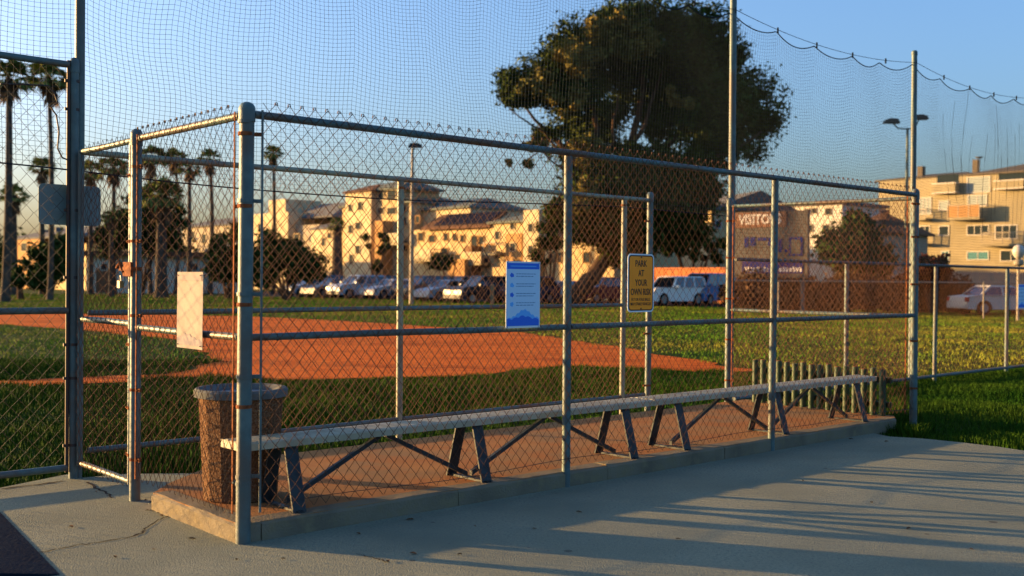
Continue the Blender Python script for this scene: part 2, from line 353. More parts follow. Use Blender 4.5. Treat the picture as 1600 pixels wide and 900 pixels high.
# ================================================================== CHAIN LINK
def chain(name, parent, fr, a0, a1, z0, z1, r=.0021, n=3, w=.085, h=.094, m='wire', seed=0):
    rg = np.random.default_rng(seed); nw = int((a1-a0)/(w/2)); K = int((z1-z0)/(h/2)) + 1
    global PEAK
    PEAK = (a0 + (w if (K-1) % 2 == 0 else w/2), z0 + (K-1)*h/2)
    i = np.arange(nw)[:, None]; k = np.arange(K)[None, :]
    a = a0 + (i + ((k+i) % 2))*(w/2) + rg.normal(0, .0018, (nw, K)); z = z0 + k*(h/2) + np.zeros((nw, K)) + rg.normal(0, .0015, (nw, K))
    off = np.where(k % 2 == 0, r*.9, -r*.9)*np.where(i % 2 == 0, 1, -1) + .006*np.sin(a*2.1 + seed)*np.sin(z*2.6)
    a = a + .007*np.sin(z*2.3 + a*1.1 + seed) + .004*np.sin(a*5 + z*4); z = z + .009*np.sin(a*1.7 + seed)*np.sin(z*1.3); off = off + .010*np.sin(a*1.2 + z*1.9 + seed)
    # knuckled ends: first and last node bend back a little
    ang = np.arange(n)*2*PI/n
    A = a[..., None] + 1.25*r*np.cos(ang); O = off[..., None] + r*np.sin(ang); Z = np.repeat(z[..., None], n, 2)
    o0, uu, vv = fr
    Pn = np.array(o0)[None, None, None] + A[..., None]*np.array(uu) + O[..., None]*np.array(vv); Pn[..., 2] += Z
    verts = Pn.reshape(-1, 3); base = (np.arange(nw)[:, None]*K + np.arange(K-1)[None])*n
    q = np.arange(n); fa = np.stack([base[..., None] + q, base[..., None] + (q+1) % n, base[..., None] + n + (q+1) % n, base[..., None] + n + q], -1).reshape(-1, 4)
    nv, nf = len(verts), len(fa)
    me = bpy.data.meshes.new(name); me.vertices.add(nv); me.vertices.foreach_set('co', verts.ravel()); me.loops.add(4*nf); me.loops.foreach_set('vertex_index', fa.ravel().astype(np.int32))
    me.polygons.add(nf); me.polygons.foreach_set('loop_start', np.arange(0, 4*nf, 4, dtype=np.int32)); me.update(calc_edges=True); me.materials.append(M[m])
    o = bpy.data.objects.new(name, me); COL.objects.link(o); o.parent = parent; o.matrix_parent_inverse = parent.matrix_basis.inverted()
    return tag(o, kind='stuff')
def knuckles(name, parent, fr, a0, a1, z, w=.085, r=.0034, step=1, lift=.0):
    m = MB(); o0, uu, vv = [Vector(t) for t in fr]; a = a0
    while a < a1:
        c = o0 + uu*a + Vector((0, 0, z)); m.tube([c + uu*(-.009) + Vector((0, 0, -.016)), c + uu*(-.006), c + uu*.006 + Vector((0, 0, .002)), c + uu*.009 + Vector((0, 0, -.016))], r, 4); a += w
    o = m.build(name, 'wire', parent); return tag(o, kind='stuff')
def post(parent, u, v, h, r, name='post', cap=True, z0=-.05, m='post', dome=True):
    b = MB(); c = W(u, v, 0); rr = random.Random(int(u*100 + v*1000)); lx, ly = rr.uniform(-.004, .004), rr.uniform(-.004, .004)
    b.tube([c + Vector((0, 0, z0)), c + Vector((lx, ly, h*.5)), c + Vector((lx*2, ly*2, h))], r, 20); o = b.build(name, m, parent, True)
    if cap:
        k = MB(); k.lathe([(r*1.13, -.075), (r*1.13, -.004), (r*1.06, .012), (r*.8, .028), (r*.4, .036), (.002, .038)], c + Vector((lx*2, ly*2, h)), 20); k.build('post_cap', m, o, True)
    return o
def band(parent, u, v, z, r, m='rust', tab=None):
    b = MB(); c = W(u, v, z); b.lathe([(r*1.02, -.011), (r*1.07, -.010), (r*1.07, .010), (r*1.02, .011)], c, 16, cap=False)
    if tab is not None:
        t = Vector(tab).normalized(); s = Vector((-t.y, t.x, 0)); b.box(r*.9, r + .045, -.006, .006, -.011, .011, lambda x, y, z_: c + t*x + s*y + Vector((0, 0, z_)))
        b.tube([c + t*(r+.025) - s*.018, c + t*(r+.025) + s*.018], .0055, 6)
    return b.build('tension_band', m, parent)
def rail(parent, a, b, r=.0215, name='top_rail', m='rail', sleeve=None):
    d = (b-a); n = max(2, int(d.length/.8)); rr = random.Random(int(a.x*977 + a.z*31)); pts = [a + d*i/n + Vector((0, 0, 0 if i in (0, n) else rr.uniform(-.004, .004))) for i in range(n+1)]
    k = MB(); k.tube(pts, r, 14); return k.build(name, m, parent, True)
def ties(parent, fr, a0, a1, z, r, step=.5, seed=0):
    rr = random.Random(seed); m = MB(); o0, uu, vv = [Vector(t) for t in fr]; a = a0 + .2
    while a < a1 - .1:
        c = o0 + uu*a + Vector((0, 0, z)); m.tube([c + Vector((0, 0, math.sin(t)*r*1.08)) + vv*(math.cos(t)*r*1.08) + uu*(t*.002) for t in [k*PI/4 for k in range(8)]], .0022, 4); a += step*rr.uniform(.8, 1.2)
    return tag(m.build('tie_wire', 'wire_grey', parent), kind='stuff')
S, MIDZ, LD, GP, H = 2.6011, 1.1714, 2.578, 1.5102, 2.44
RU = 7.803                                   # right end of the dugout
# ---- front run
ff = thing('chain_link_fence', W(0, 0, 0), 'long front chain-link fence of the dugout with blue and yellow signs on it', 'fence')
corner = post(ff, 0, 0, 2.475, .042, 'corner_post')
for i, (u, h, r) in enumerate([(S, 2.455, .031), (2*S, 2.455, .031)]): post(ff, u, 0, 2.425, r, 'line_post', cap=False)
post(ff, RU, 0, 2.475, .038, 'end_post')
for i in range(3): rail(ff, W(i*S + (.045 if i == 0 else 0), -.012, H + .004), W((i+1)*S - (.04 if i == 2 else 0), -.012, H + .004), .0235, 'top_rail')
for i in range(3): rail(ff, W(i*S + .03, 0, MIDZ), W((i+1)*S - .03, 0, MIDZ), .0215, 'mid_rail')
FR = (W(0, -.040, 0), U, -V)
chain('chain_link_mesh', ff, FR, .085, RU - .05, .165, 2.52, n=4, seed=1)
knuckles('wire_knuckle', ff, FR, PEAK[0], RU - .08, PEAK[1] + .006)
ties(ff, (W(0, -.012, 0), U, -V), 0, RU, H + .004, .0235, .55, 1); ties(ff, (W(0, 0, 0), U, -V), 0, RU, MIDZ, .0215, .6, 2)
b = MB(); b.box(.075, .088, -.046, -.040, .17, 2.47, lambda x, y, z: W(x, y, z)); b.build('tension_bar', 'post', ff)
b = MB(); b.tube([W(u_, -.040, .20 + .012*math.sin(u_*3)) for u_ in np.linspace(.08, RU-.06, 50)], .0022, 4); b.build('tension_wire', 'wire_grey', ff)
for z in (.38, .95, 1.42, 1.95, 2.33): band(ff, 0, 0, z, .042, 'post' if z < 2 else 'rust', U*1 - V*.5)
for z in (.28, .72, 1.30, 1.86): band(ff, 0, 0, z + .06, .042, 'rust' if z > .5 else 'post', V*1 - U*.3)
band(ff, 0, 0, 2.40, .042, 'post')
for z in (.4, .9, 1.5, 2.0, 2.35): band(ff, RU, 0, z, .038, 'rust', -U)
# ---- left end: fixed panel
lf = thing('chain_link_fence', W(0, GP, 0), 'short sunlit chain-link end panel carrying a faded white notice, behind the brown bin', 'fence')
post(lf, 0, GP, 2.47, .036, 'gate_post')
rail(lf, W(0, .045, H), W(0, GP - .035, H), .0235, 'top_rail'); rail(lf, W(0, .045, MIDZ), W(0, GP - .035, MIDZ), .0215, 'mid_rail')
FL = (W(-.030, 0, 0), V, -U)
chain('chain_link_mesh', lf, FL, .07, GP - .05, .15, 2.505, seed=2); knuckles('wire_knuckle', lf, FL, PEAK[0], GP - .07, PEAK[1] + .006)
for z in (.28, .75, 1.25, 1.75, 2.25): band(lf, 0, GP, z, .036, 'rust', -V)
b = MB(); b.box(GP - .085, GP - .073, .028, .034, .16, 2.46, lambda x, y, z: W(-y, x, z)); b.build('tension_bar', 'rust', lf); b = MB(); b.box(.066, .078, .028, .034, .16, 2.46, lambda x, y, z: W(-y, x, z)); b.build('tension_bar', 'rust', lf)
# ---- left end: gate leaf
gt = thing('chain_link_gate', W(0, 2.3, 0), 'closed narrow chain-link gate with a padlocked latch on its upright', 'gate')
g0, g1 = GP + .075, LD - .06
for a in (g0, g1): 
    b = MB(); b.tube([W(0, a, .10), W(0, a, H - .005)], .0215, 14); b.build('stile', 'post', gt, True)
for z, nm in ((H - .005, 'top_rail'), (MIDZ + .02, 'mid_rail'), (.12, 'bottom_rail')): rail(gt, W(0, g0, z), W(0, g1, z), .0215, nm, 'rail')
FG = (W(-.026, 0, 0), V, -U); chain('chain_link_mesh', gt, FG, g0 + .01, g1 - .01, .08, 2.48, seed=3)
for z in (.3, .62, 1.05, 1.75, 2.2): band(gt, 0, g0, z, .0215, 'rust', V)
v_, z_ = onu(195, 420, -.03)
b = MB(); b.box(-.055, .02, g0 - .12, g0 + .09, z_ - .012, z_ + .012, W); b.box(-.05, -.03, g0 - .10, g0 + .03, z_ - .05, z_ + .045, W); b.tube([W(-.05, g0 + .02, z_ - .02), W(-.06, g0 + .06, z_ + .04), W(-.06, g0 + .11, z_ + .005)], .010, 8); b.build('latch', 'rust', gt)
pl = thing('padlock', W(-.06, g0 + .03, z_ - .13), 'small brass padlock hanging from the rusty gate latch', 'padlock')
b = MB(); b.box(-.014, .014, -.022, .022, -.03, .018, lambda x, y, z: W(-.065 + x, g0 + .03 + y, z_ - .10 + z)); b.build('lock_body', 'brass', pl)
b = MB(); b.tube([W(-.065, g0 + .03 + .014*math.cos(t), z_ - .082 + .036*math.sin(t)) for t in np.linspace(0, PI, 9)], .004, 6); b.build('shackle', 'chrome', pl)
# ---- back run
U1 = onv(627, 281, LD)[0]; U2 = onv(975, 313, LD)[0]; U3 = onv(1015, 316, LD)[0]
bf = thing('chain_link_fence', W(3, LD, 0), 'rear chain-link fence of the dugout along the clay infield, pale posts', 'fence')
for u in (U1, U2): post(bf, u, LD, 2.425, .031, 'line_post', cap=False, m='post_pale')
post(bf, U3, LD, 2.50, .036, 'end_post')
M2, ZB = 1.2346, .1959
for (a, c) in ((.05, U1), (U1, U2), (U2, U3 - .03)):
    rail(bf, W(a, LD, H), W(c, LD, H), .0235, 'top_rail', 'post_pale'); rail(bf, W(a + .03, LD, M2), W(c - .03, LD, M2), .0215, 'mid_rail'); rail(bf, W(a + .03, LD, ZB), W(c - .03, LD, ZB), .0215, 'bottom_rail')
FB = (W(0, LD + .028, 0), U, -V); chain('chain_link_mesh', bf, FB, .06, U3 - .04, .16, 2.48, seed=4)
for u in (U1, U2): band(bf, u, LD, H - .08, .031, 'rust')
for z in (.3, .9, 1.6, 2.2): band(bf, U3, LD, z, .036, 'rust', -U)
# ---- right end panel
LR = 2.40
rf = thing('chain_link_fence', W(RU, LR, 0), 'short chain-link end panel of the dugout beside the green picket rack', 'fence')
post(rf, RU, LR, 2.50, .038, 'corner_post')
rail(rf, W(RU, .04, H - .03), W(RU, LR - .04, H - .01), .0215, 'top_rail'); rail(rf, W(RU, .04, 1.163), W(RU, LR - .04, 1.163), .0215, 'mid_rail')
FRt = (W(RU - .03, 0, 0), V, -U); chain('chain_link_mesh', rf, FRt, .06, LR - .05, .12, 2.46, seed=5)
for z in (.3, .8, 1.3, 1.8, 2.25): band(rf, RU, LR, z, .038, 'rust', -V)
b = MB(); b.box(LR - .085, LR - .073, .034, .040, .12, 2.44, lambda x, y, z: W(RU - y, x, z)); b.build('tension_bar', 'rust', rf); b = MB(); b.box(.070, .082, .034, .040, .12, 2.44, lambda x, y, z: W(RU - y, x, z)); b.build('tension_bar', 'rust', rf)
# ---- tall panel left of the dugout
HT = 3.08
tf = thing('chain_link_gate', W(-1.3, LD, 0), 'tall chain-link panel left of the dugout gate with a dark upright frame', 'gate')
ut = onv(106, 400, LD)[0]
for z, nm in ((HT, 'top_rail'), (onv(50, 486, LD)[1], 'mid_rail'), (onv(50, 737, LD)[1], 'bottom_rail')): rail(tf, W(-3.0, LD, z), W(ut, LD, z), .025, nm)
b = MB(); b.tube([W(ut, LD, .05), W(ut, LD, HT + .03)], .014, 10); b.build('stile', 'dark_metal', tf, True)
up = onv(116, 400, LD)[0]; post(tf, up, LD, HT + .02, .031, 'post')
FT = (W(0, LD - .03, 0), U, -V); chain('chain_link_mesh', tf, FT, -3.0, ut, .12, HT + .03, m='wire_grey', seed=6, w=.105, h=.112, r=.0019)
for z in (.25, .75, 1.0, 1.5, 2.0, 2.75, HT - .12): band(tf, up, LD, z, .031, 'dark_metal', -U)
b = MB(); pts = [onv(x, y, LD - .035) for x, y in [(0, 131), (40, 132), (75, 134), (85, 146), (90, 160), (80, 168), (88, 180), (92, 205), (90, 232), (97, 246), (106, 250)]]
b.tube([W(a, LD - .035, z) for a, z in pts], .006, 6); b.build('loose_wire', 'dark_metal', tf)
# ---- field fence to the right
fe = thing('chain_link_fence', W(12, LR, 0), 'low chain-link field fence running off across the grass from the dugout', 'fence')
fps = []
for px, py in ((1324, 406), (1466, 415), (1574, 422)):
    u, z = onv(px, py, LR); fps.append((u, z))
HF = sum(z for u, z in fps)/3 + .0
du = (fps[2][0] - fps[0][0])/2
us = [fps[0][0] + du*i for i in range(-1, 4)]
for u in us[1:]: post(fe, u, LR, HF - .01, .031, 'line_post', cap=False)
for a, c in zip(us[:-1], us[1:]):
    a = max(a, RU + .05); rail(fe, W(a, LR, HF), W(c, LR, HF), .0215, 'top_rail'); rail(fe, W(a, LR, .06), W(c, LR, .06), .025, 'bottom_rail')
FF = (W(0, LR - .03, 0), U, -V); chain('chain_link_mesh', fe, FF, RU + .05, us[-1], .06, HF + .045, r=.0018, seed=7); knuckles('wire_knuckle', fe, FF, PEAK[0], us[-1] - .05, PEAK[1] + .005)
print('HF', HF, 'us', us, 'U1-3', U1, U2, U3)

# ================================================================== NET AND POLES
def net_pole(u, v, h, r, label):
    t = thing('net_pole', W(u, v, 0), label, 'pole', 'poles of the ball net'); b = MB(); c = W(u, v, 0)
    b.tube([c + Vector((0, 0, -.1)), c + Vector((.005, 0, h*.5)), c + Vector((.0, .006, h))], r, 18); p = b.build('pole', 'post', t, True)
    b = MB(); b.lathe([(r*1.1, -.05), (r*1.1, .0), (r*.7, .02), (.003, .024)], c + Vector((0, .006, h)), 16); b.build('pole_cap', 'post', p, True); return t
VN = LD + .02
un0 = onv(126, 150, VN)[0]; un1 = onv(1147, 200, VN)[0]; un2 = onv(1430.5, 200, VN)[0]; un3 = un2 + (un2 - un1)*.98
HP = onv(1430.5, 80, VN)[1]
net_pole(un0, VN + .03, HP + .1, .036, 'tall net pole strapped beside the dugout gate and tall panel')
net_pole(un1, VN + .03, HP + .1, .043, 'tall net pole rising behind the far corner of the dugout')
net_pole(un2, VN + .03, HP, .043, 'net pole on the low field fence, in line with the dugout end post')
net_pole(un3, VN + .03, HP, .043, 'net pole farther along the low field fence, past the dugout')
def ntop(u):
    segs = [(un0 - 4, un0), (un0, un1), (un1, un2), (un2, un3)]
    for a, c in segs:
        if a <= u <= c:
            t = (u-a)/(c-a); base = HP - .17 - .16*4*t*(1-t); n = max(5, round((c-a)/.85)); q = (t*n) % 1.0
            return base, base - .015 - .10*4*q*(1-q)
    return HP - .2, HP - .25
def nbot(u): return 2.30 - .05*math.sin(u*.7) if u < un1 else 1.78
net = thing('ball_net', W(un1, VN, 0), 'tall dark square-mesh ball net hung between the poles above the fences', 'net')
NU0, NU1, CELL = un0 - 2.6, un3, .0455
def npt(u, f):
    zt = ntop(u)[1]; zb = nbot(u); z = zt + (zb - zt)*f
    wob = .022*math.sin(u*3.1 + z*1.9) + .03*math.sin(u*1.3 + 2.2*z) + (.05*math.exp(-((u - un0 - .5)/.5)**2)*math.sin(z*6))
    return W(u + .012*math.sin(z*4.1 + u*2.3), VN + .05 + wob*1.2, z + .020*math.sin(u*2.0 + z*.8)*math.sin(f*PI))
rt = .0016
nu = int((NU1-NU0)/CELL); cols = 22; rows = 68; colsH = 190
vs = []; fs = []
def strand(pts):
    k = len(vs); n = len(pts)
    for p in pts:
        for q in range(3):
            a = q*2*PI/3 + .5; vs.append((p.x + U.x*rt*math.cos(a) + V.x*rt*math.sin(a)*.5, p.y + U.y*rt*math.cos(a) + V.y*rt*math.sin(a)*.5, p.z + rt*math.sin(a)))
    for i in range(n-1):
        for q in range(3): fs.append((k+i*3+q, k+i*3+(q+1) % 3, k+i*3+3+(q+1) % 3, k+i*3+3+q))
def strandv(pts):
    k = len(vs); n = len(pts)
    for p in pts:
        for q in range(3):
            a = q*2*PI/3; vs.append((p.x + U.x*rt*math.cos(a) + V.x*rt*math.sin(a), p.y + U.y*rt*math.cos(a) + V.y*rt*math.sin(a), p.z))
    for i in range(n-1):
        for q in range(3): fs.append((k+i*3+q, k+i*3+(q+1) % 3, k+i*3+3+(q+1) % 3, k+i*3+3+q))
for i in range(nu): strandv([npt(NU0 + i*CELL, j/cols) for j in range(cols+1)])
for j in range(rows+1): strand([npt(NU0 + (NU1-NU0)*i/colsH, j/rows) for i in range(colsH+1)])
tag(mkobj('net_mesh', vs, fs, 'net', net, fix=False), kind='stuff')
cb = MB(); cb.tube([W(u, VN, ntop(u)[0]) for u in np.linspace(NU0, NU1, 120)], .004, 5); cb.build('support_cable', 'rope', net)
cb = MB(); cb.tube([npt(u, 0) for u in np.linspace(NU0, NU1, 420)], .0075, 5); cb.build('top_rope', 'rope', net)
cb = MB(); cb.tube([npt(u, 1) for u in np.linspace(NU0, un1, 120)], .006, 5); cb.build('bottom_rope', 'rope', net)
for a, c in ((un0, un1), (un1, un2), (un2, un3)):
    n = max(5, round((c-a)/.85))
    for i in range(n+1):
        u = a + (c-a)*i/n + .001*(1 if i == 0 else -1); z = ntop(min(max(u, a + 1e-4), c - 1e-4))[0]; h = MB(); h.tube([W(u, VN, z + .03), W(u, VN, z - .045)], .012, 6); h.build('net_hook', 'rope', net)
rr = random.Random(5)
for x in (1483, 1497, 1512, 1524, 1543, 1556, 1561, 1567, 1578, 1590, 1596, 1603, 1611):
    u = onv(x, 200, VN)[0]; f0 = rr.uniform(0, .25); h = MB(); h.tube([npt(u + .03*t, f0 + (min(1, f0 + rr.uniform(.4, .75)) - f0)*t) for t in np.linspace(0, 1, 12)], .0020, 4); h.build('hanging_cord', 'rope', net)

# ================================================================== SIGNS
def rrect(w, h, r, n=5):
    out = []
    for cx, cy, a0 in ((w/2-r, h/2-r, 0), (-w/2+r, h/2-r, PI/2), (-w/2+r, -h/2+r, PI), (w/2-r, -h/2+r, 1.5*PI)):
        for k in range(n+1): a = a0 + PI/2*k/n; out.append((cx + r*math.cos(a), cy + r*math.sin(a)))
    return out
def sign_frame(c, right, up, nrm):
    right, up, nrm = Vector(right), Vector(up), Vector(nrm); m = Matrix.Identity(4)
    for i, a in enumerate((right, up, nrm)): m.col[i][:3] = a
    m.col[3][:3] = c; return m
def lay(mtx, poly, t0, t1, name, m, parent):
    b = MB(); b.prism(poly, t0, t1, lambda a, c, t: mtx @ Vector((a, c, t))); return b.build(name, m, parent)
def rect(x0, x1, y0, y1): return [(x0, y0), (x1, y0), (x1, y1), (x0, y1)]
Z3 = Vector((0, 0, 1))
# yellow sign on the front fence
VS = -.056
a0, zt = onv(981, 396, VS); a1, zb = onv(1021, 489, VS); a1b, ztr = onv(1021, 398, VS); zb0 = onv(981, 488, VS)[1]
ct = W((a0+a1)/2, VS, (zt+zb0)/2); w_, h_ = abs(a1-a0), zt - zb0
print('yellow', w_, h_)
mt = sign_frame(ct, U, Z3, -V)
ys = thing('warning_sign', ct - Z3*h_/2, 'yellow metal warning sign with black lettering wired to the front fence', 'sign')
lay(mt, rrect(w_, h_, .035), -.002, .001, 'sign_plate', 'white_plate', ys)
lay(mt, rrect(w_ - .022, h_ - .022, .028), .001, .0018, 'sign_border', 'black', ys)
lay(mt, rrect(w_ - .040, h_ - .040, .022), .0018, .0026, 'sign_face', 'yellow', ys)
def st(body, y, cap, wid, bold=.02):
    size = cap/.70; o = text('lettering', body, size, 'black', ys, Matrix.Identity(4), 1, .0005, bold*cap); xs = [v.co.x for v in o.data.vertices]; yy = [v.co.y for v in o.data.vertices]
    o.data.transform(mt @ Matrix.Translation((0, y, .0034)) @ Matrix.Diagonal((wid/(max(xs)-min(xs)), 1, 1, 1)) @ Matrix.Translation((-(max(xs)+min(xs))/2, -(max(yy)+min(yy))/2, 0)))
for body, y, cap, wid in (('PARK', .335, .108, .44), ('AT', .17, .108, .22), ('YOUR', .006, .108, .46), ('OWN RISK', -.152, .108, .78)): st(body, h_*y, h_*cap, w_*wid)
st('FLY OR FOUL BALLS', -h_*.282, h_*.048, w_*.71, .01); st('MAY STRIKE VEHICLES', -h_*.36, h_*.048, w_*.78, .01)
for y in (h_*.44, -h_*.44):
    b = MB(); b.prism([(.006*math.cos(k*PI/4), y + .006*math.sin(k*PI/4)) for k in range(8)], .0026, .007, lambda a, c, t: mt @ Vector((a, c, t))); b.build('bolt', 'dark_metal', ys)
# blue notice
def blue_notice(ct, w_, h_, mt, label):
    s = thing('notice_sign', ct - Z3*h_/2, label, 'sign')
    lay(mt, rect(-w_/2, w_/2, -h_/2, h_/2), -.002, .001, 'sign_plate', 'white_plate', s)
    lay(mt, rect(-w_/2 + .008, w_/2 - .008, -h_/2 + .012, h_/2 - .014), .001, .0018, 'sign_face', 'sign_pale', s)
    lay(mt, rect(-w_/2 + .009, w_/2 - .009, h_*.385, h_*.475), .0018, .0026, 'header_band', 'sign_blue', s)
    lay(mt, rect(-w_*.38, w_*.38, h_*.422, h_*.437), .0026, .0032, 'header_line', 'sign_sky', s)
    rr = random.Random(3)
    for i, y in enumerate((.30, .15, .005, -.135)):
        y *= h_; n = 10
        lay(mt, [(-w_*.335 + w_*.055*math.cos(k*2*PI/n)*(1 + .25*math.sin(k*3 + i)), y - .004 + h_*.034*math.sin(k*2*PI/n)*(1 + .2*math.cos(k*2 + i))) for k in range(n)], .0018, .0026, 'pictogram', 'sign_sky' if i % 2 else 'sign_blue', s)
        for j, (l0, l1) in enumerate(((-.21, .36), (-.21, .30))):
            x = l0*w_; yy = y + .006 - j*.017
            while x < l1*w_: 
                e = min(l1*w_, x + rr.uniform(.010, .032)); lay(mt, rect(x, e, yy - .0028, yy + .0028), .0018, .0024, 'print_mark', 'sign_text', s); x = e + .006
    pk = [(-w_/2 + .009, -h_*.47)] + [(w_/2 - .009, -h_*.47)] + [((.5 - k/16)*(w_ - .018), h_*(-.355 + .13*math.exp(-((k - 7.5)/4.2)**2) + (.012 if k % 2 else -.012))) for k in range(17)]
    lay(mt, pk, .0018, .0025, 'skyline_print', 'sign_sky', s)
    pk = [(-w_/2 + .010, -h_*.468)] + [(w_/2 - .010, -h_*.468)] + [((.5 - k/14)*(w_ - .02), h_*(-.37 + .05*math.exp(-((k - 7)/3.5)**2) + (.008 if k % 3 else -.014))) for k in range(15)]
    lay(mt, pk, .0026, .0032, 'skyline_print', 'sign_blue', s)
    for sx in (-1, 1):
        for sy in (-1, 1):
            b = MB(); c = mt @ Vector((sx*(w_/2 - .012), sy*(h_/2 - .008), 0)); nn = mt.to_3x3() @ Vector((0, 0, 1)); b.tube([c - nn*.02, c + nn*.006], .003, 5); b.build('zip_tie', 'black', s)
a0, zt = onv(791, 408, VS); a1, zb = onv(843, 514, VS); zb0 = onv(791, 513, VS)[1]; ct = W((a0+a1)/2, VS, (zt+zb0)/2)
print('blue', a1-a0, zt-zb0)
BW, BH = a1-a0, zt-zb0
blue_notice(ct, BW, BH, sign_frame(ct, U, Z3, -V), 'pale blue printed notice with four pictograms wired to the front fence')
a0, zt = onv(1591, 444, LR - .045); zb = onv(1591, 482, LR - .045)[1]; h2 = zt - zb; w2 = h2*BW/BH; ct = W(a0 + w2/2, LR - .045, (zt+zb)/2)
blue_notice(ct, w2, h2, sign_frame(ct, U, Z3, -V), 'pale blue printed notice tied to the low field fence')
# faded notice on the left panel
v0, zt = onu(277.5, 425, -.045); v1, zb = onu(316.5, 547, -.045); zt1 = onu(316.5, 425, -.045)[1]; zb0 = onu(277.5, 545, -.045)[1]
wv = abs(v0-v1); hv = zt1 - zb; ct = W(-.045, (v0+v1)/2, (zt1+zb)/2); mt = sign_frame(ct, -V, Z3, -U); print('white', wv, hv)
ps = thing('notice_sign', ct - Z3*hv/2, 'sun-faded white notice sheet on the short end panel next to the gate', 'sign')
nx, ny = 6, 10; vsx = []
for side in (0, .0015):
    for j in range(ny+1):
        for i in range(nx+1):
            x = -wv/2 + wv*i/nx; y = -hv/2 + hv*j/ny; vsx.append(mt @ Vector((x, y, side + .0012*math.sin(i*1.2 + j*.5))))
N = (nx+1)*(ny+1); fsx = []
for j in range(ny):
    for i in range(nx):
        a = j*(nx+1) + i; fsx += [(a, a+1, a+nx+2, a+nx+1), (N+a, N+a+nx+1, N+a+nx+2, N+a+1)]
edge = [i for i in range(nx+1)] + [(j+1)*(nx+1) + nx for j in range(ny)] + [ny*(nx+1) + i for i in range(nx-1, -1, -1)] + [j*(nx+1) for j in range(ny-1, 0, -1)]
fsx += [(edge[i], edge[(i+1) % len(edge)], N + edge[(i+1) % len(edge)], N + edge[i]) for i in range(len(edge))]
mkobj('sheet', [tuple(p) for p in vsx], fsx, 'paper', ps)
lay(mt, rect(-wv/2 + .012, wv/2 - .012, hv*.385, hv*.47), .0030, .0036, 'header_band', 'paper_pink', ps)
pk = [(-wv/2 + .012, -hv*.46), (wv/2 - .012, -hv*.46)] + [((.5 - k/10)*(wv - .024), hv*(-.38 + .07*math.exp(-((k - 6)/3)**2) + (.012 if k % 2 else -.01))) for k in range(11)]
lay(mt, pk, .0030, .0036, 'skyline_print', 'paper_grey', ps)
for sx in (-1, 1):
    for sy in (-1, 1):
        b = MB(); c = mt @ Vector((sx*(wv/2 - .02), sy*(hv/2 - .02), 0)); b.tube([c + U*.02, c - U*.012], .003, 5); b.build('zip_tie', 'black', ps)
# metal plate seen from behind
VPL = LD + .085
a0, zt = onv(60, 286, VPL); a1, zb = onv(157, 352, VPL); zb0 = onv(60, 350, VPL)[1]
ct = W((a0+a1)/2, VPL, (zt+zb0)/2); mt = sign_frame(ct, U, Z3, -V); print('plate', a1-a0, zt-zb0, zt, zb0)
mp = thing('metal_plate', ct - Z3*.16, 'grey rounded back of a metal sign bolted across the net pole', 'sign')
lay(mt, rrect(a1-a0, zt-zb0, .035), -.002, .001, 'sign_plate', 'plate_back', mp)
lay(mt, rect(-(a1-a0)*.42, (a1-a0)*.42, -.012, .012), -.012, -.003, 'bracket', 'dark_metal', mp)

# ================================================================== BENCHES
SZ = .108
def bench(u0, u1, frames, label):
    t = thing('bench', W((u0+u1)/2, .25, SZ), label, 'bench', 'benches in the dugout')
    top = SZ + .435; th = .045; v0, v1 = .125, .385
    b = MB(); prof = [(v0, top - th), (v0, top - .008), (v0 + .008, top), (v1 - .008, top), (v1, top - .008), (v1, top - th), (v1 - .012, top - th), (v1 - .012, top - .012), (v0 + .012, top - .012), (v0 + .012, top - th)]
    b.prism(prof, u0, u1, lambda a, c, q: W(q, a, c)); seat = b.build('seat', 'aluminium', t)
    for u in (u0, u1):
        b = MB(); b.box(u - .004, u + .004, v0 - .002, v1 + .002, top - th - .001, top + .001, W); b.build('end_cap', 'aluminium', seat)
    for i in range(4):
        vv = v0 + .035 + i*.052; b = MB(); b.box(u0 + .006, u1 - .006, vv, vv + .030, top, top + .003, W); b.build('seat_rib', 'aluminium', seat)
    for u in frames:
        for nv, tv in ((.055, .165), (.445, .335)):
            sg_ = 1 if nv < .2 else -1; q = [(nv - .006, SZ), (nv + .006, SZ), (tv + .006, top - th), (tv - .006, top - th)]; b = MB()
            b.prism(q, u - .045, u + .045, lambda a, c, s_: W(s_, a, c)); b.build('leg', 'bench_leg', t)
        b = MB(); b.box(u - .02, u + .02, .03, .47, SZ, SZ + .014, W); b.build('foot_bar', 'bench_leg', t)
        b = MB(); b.box(u - .026, u + .026, .14, .36, top - th - .012, top - th, W); b.build('seat_plate', 'bench_leg', t)
    for a, c in zip(frames[:-1], frames[1:]):
        mid = (a+c)/2
        for e, s in ((a, 1), (c, -1)):
            b = MB(); b.prism([(e + s*.02, SZ + .055), (e + s*.02, SZ + .02), (mid - s*.02, top - th - .028), (mid - s*.02, top - th)], .236, .264, lambda q, z, v: W(q, v, z)); b.build('brace', 'bench_leg', t)
        b = MB(); b.box(mid - .06, mid + .06, .20, .30, top - th - .008, top - th, W); b.build('brace_plate', 'bench_leg', t)
    return t
ub = onv(366, 697, .13)[0]; ue = onv(1352, 592, .25)[0]; print('bench', ub, ue)
bench(.06, 3.735, [.40, 1.88, 3.42], 'long aluminium bench standing behind the bin, nearer the gate')
bench(3.745, 7.26, [4.08, 5.52, 6.92], 'long aluminium bench ending in front of the green picket rack')

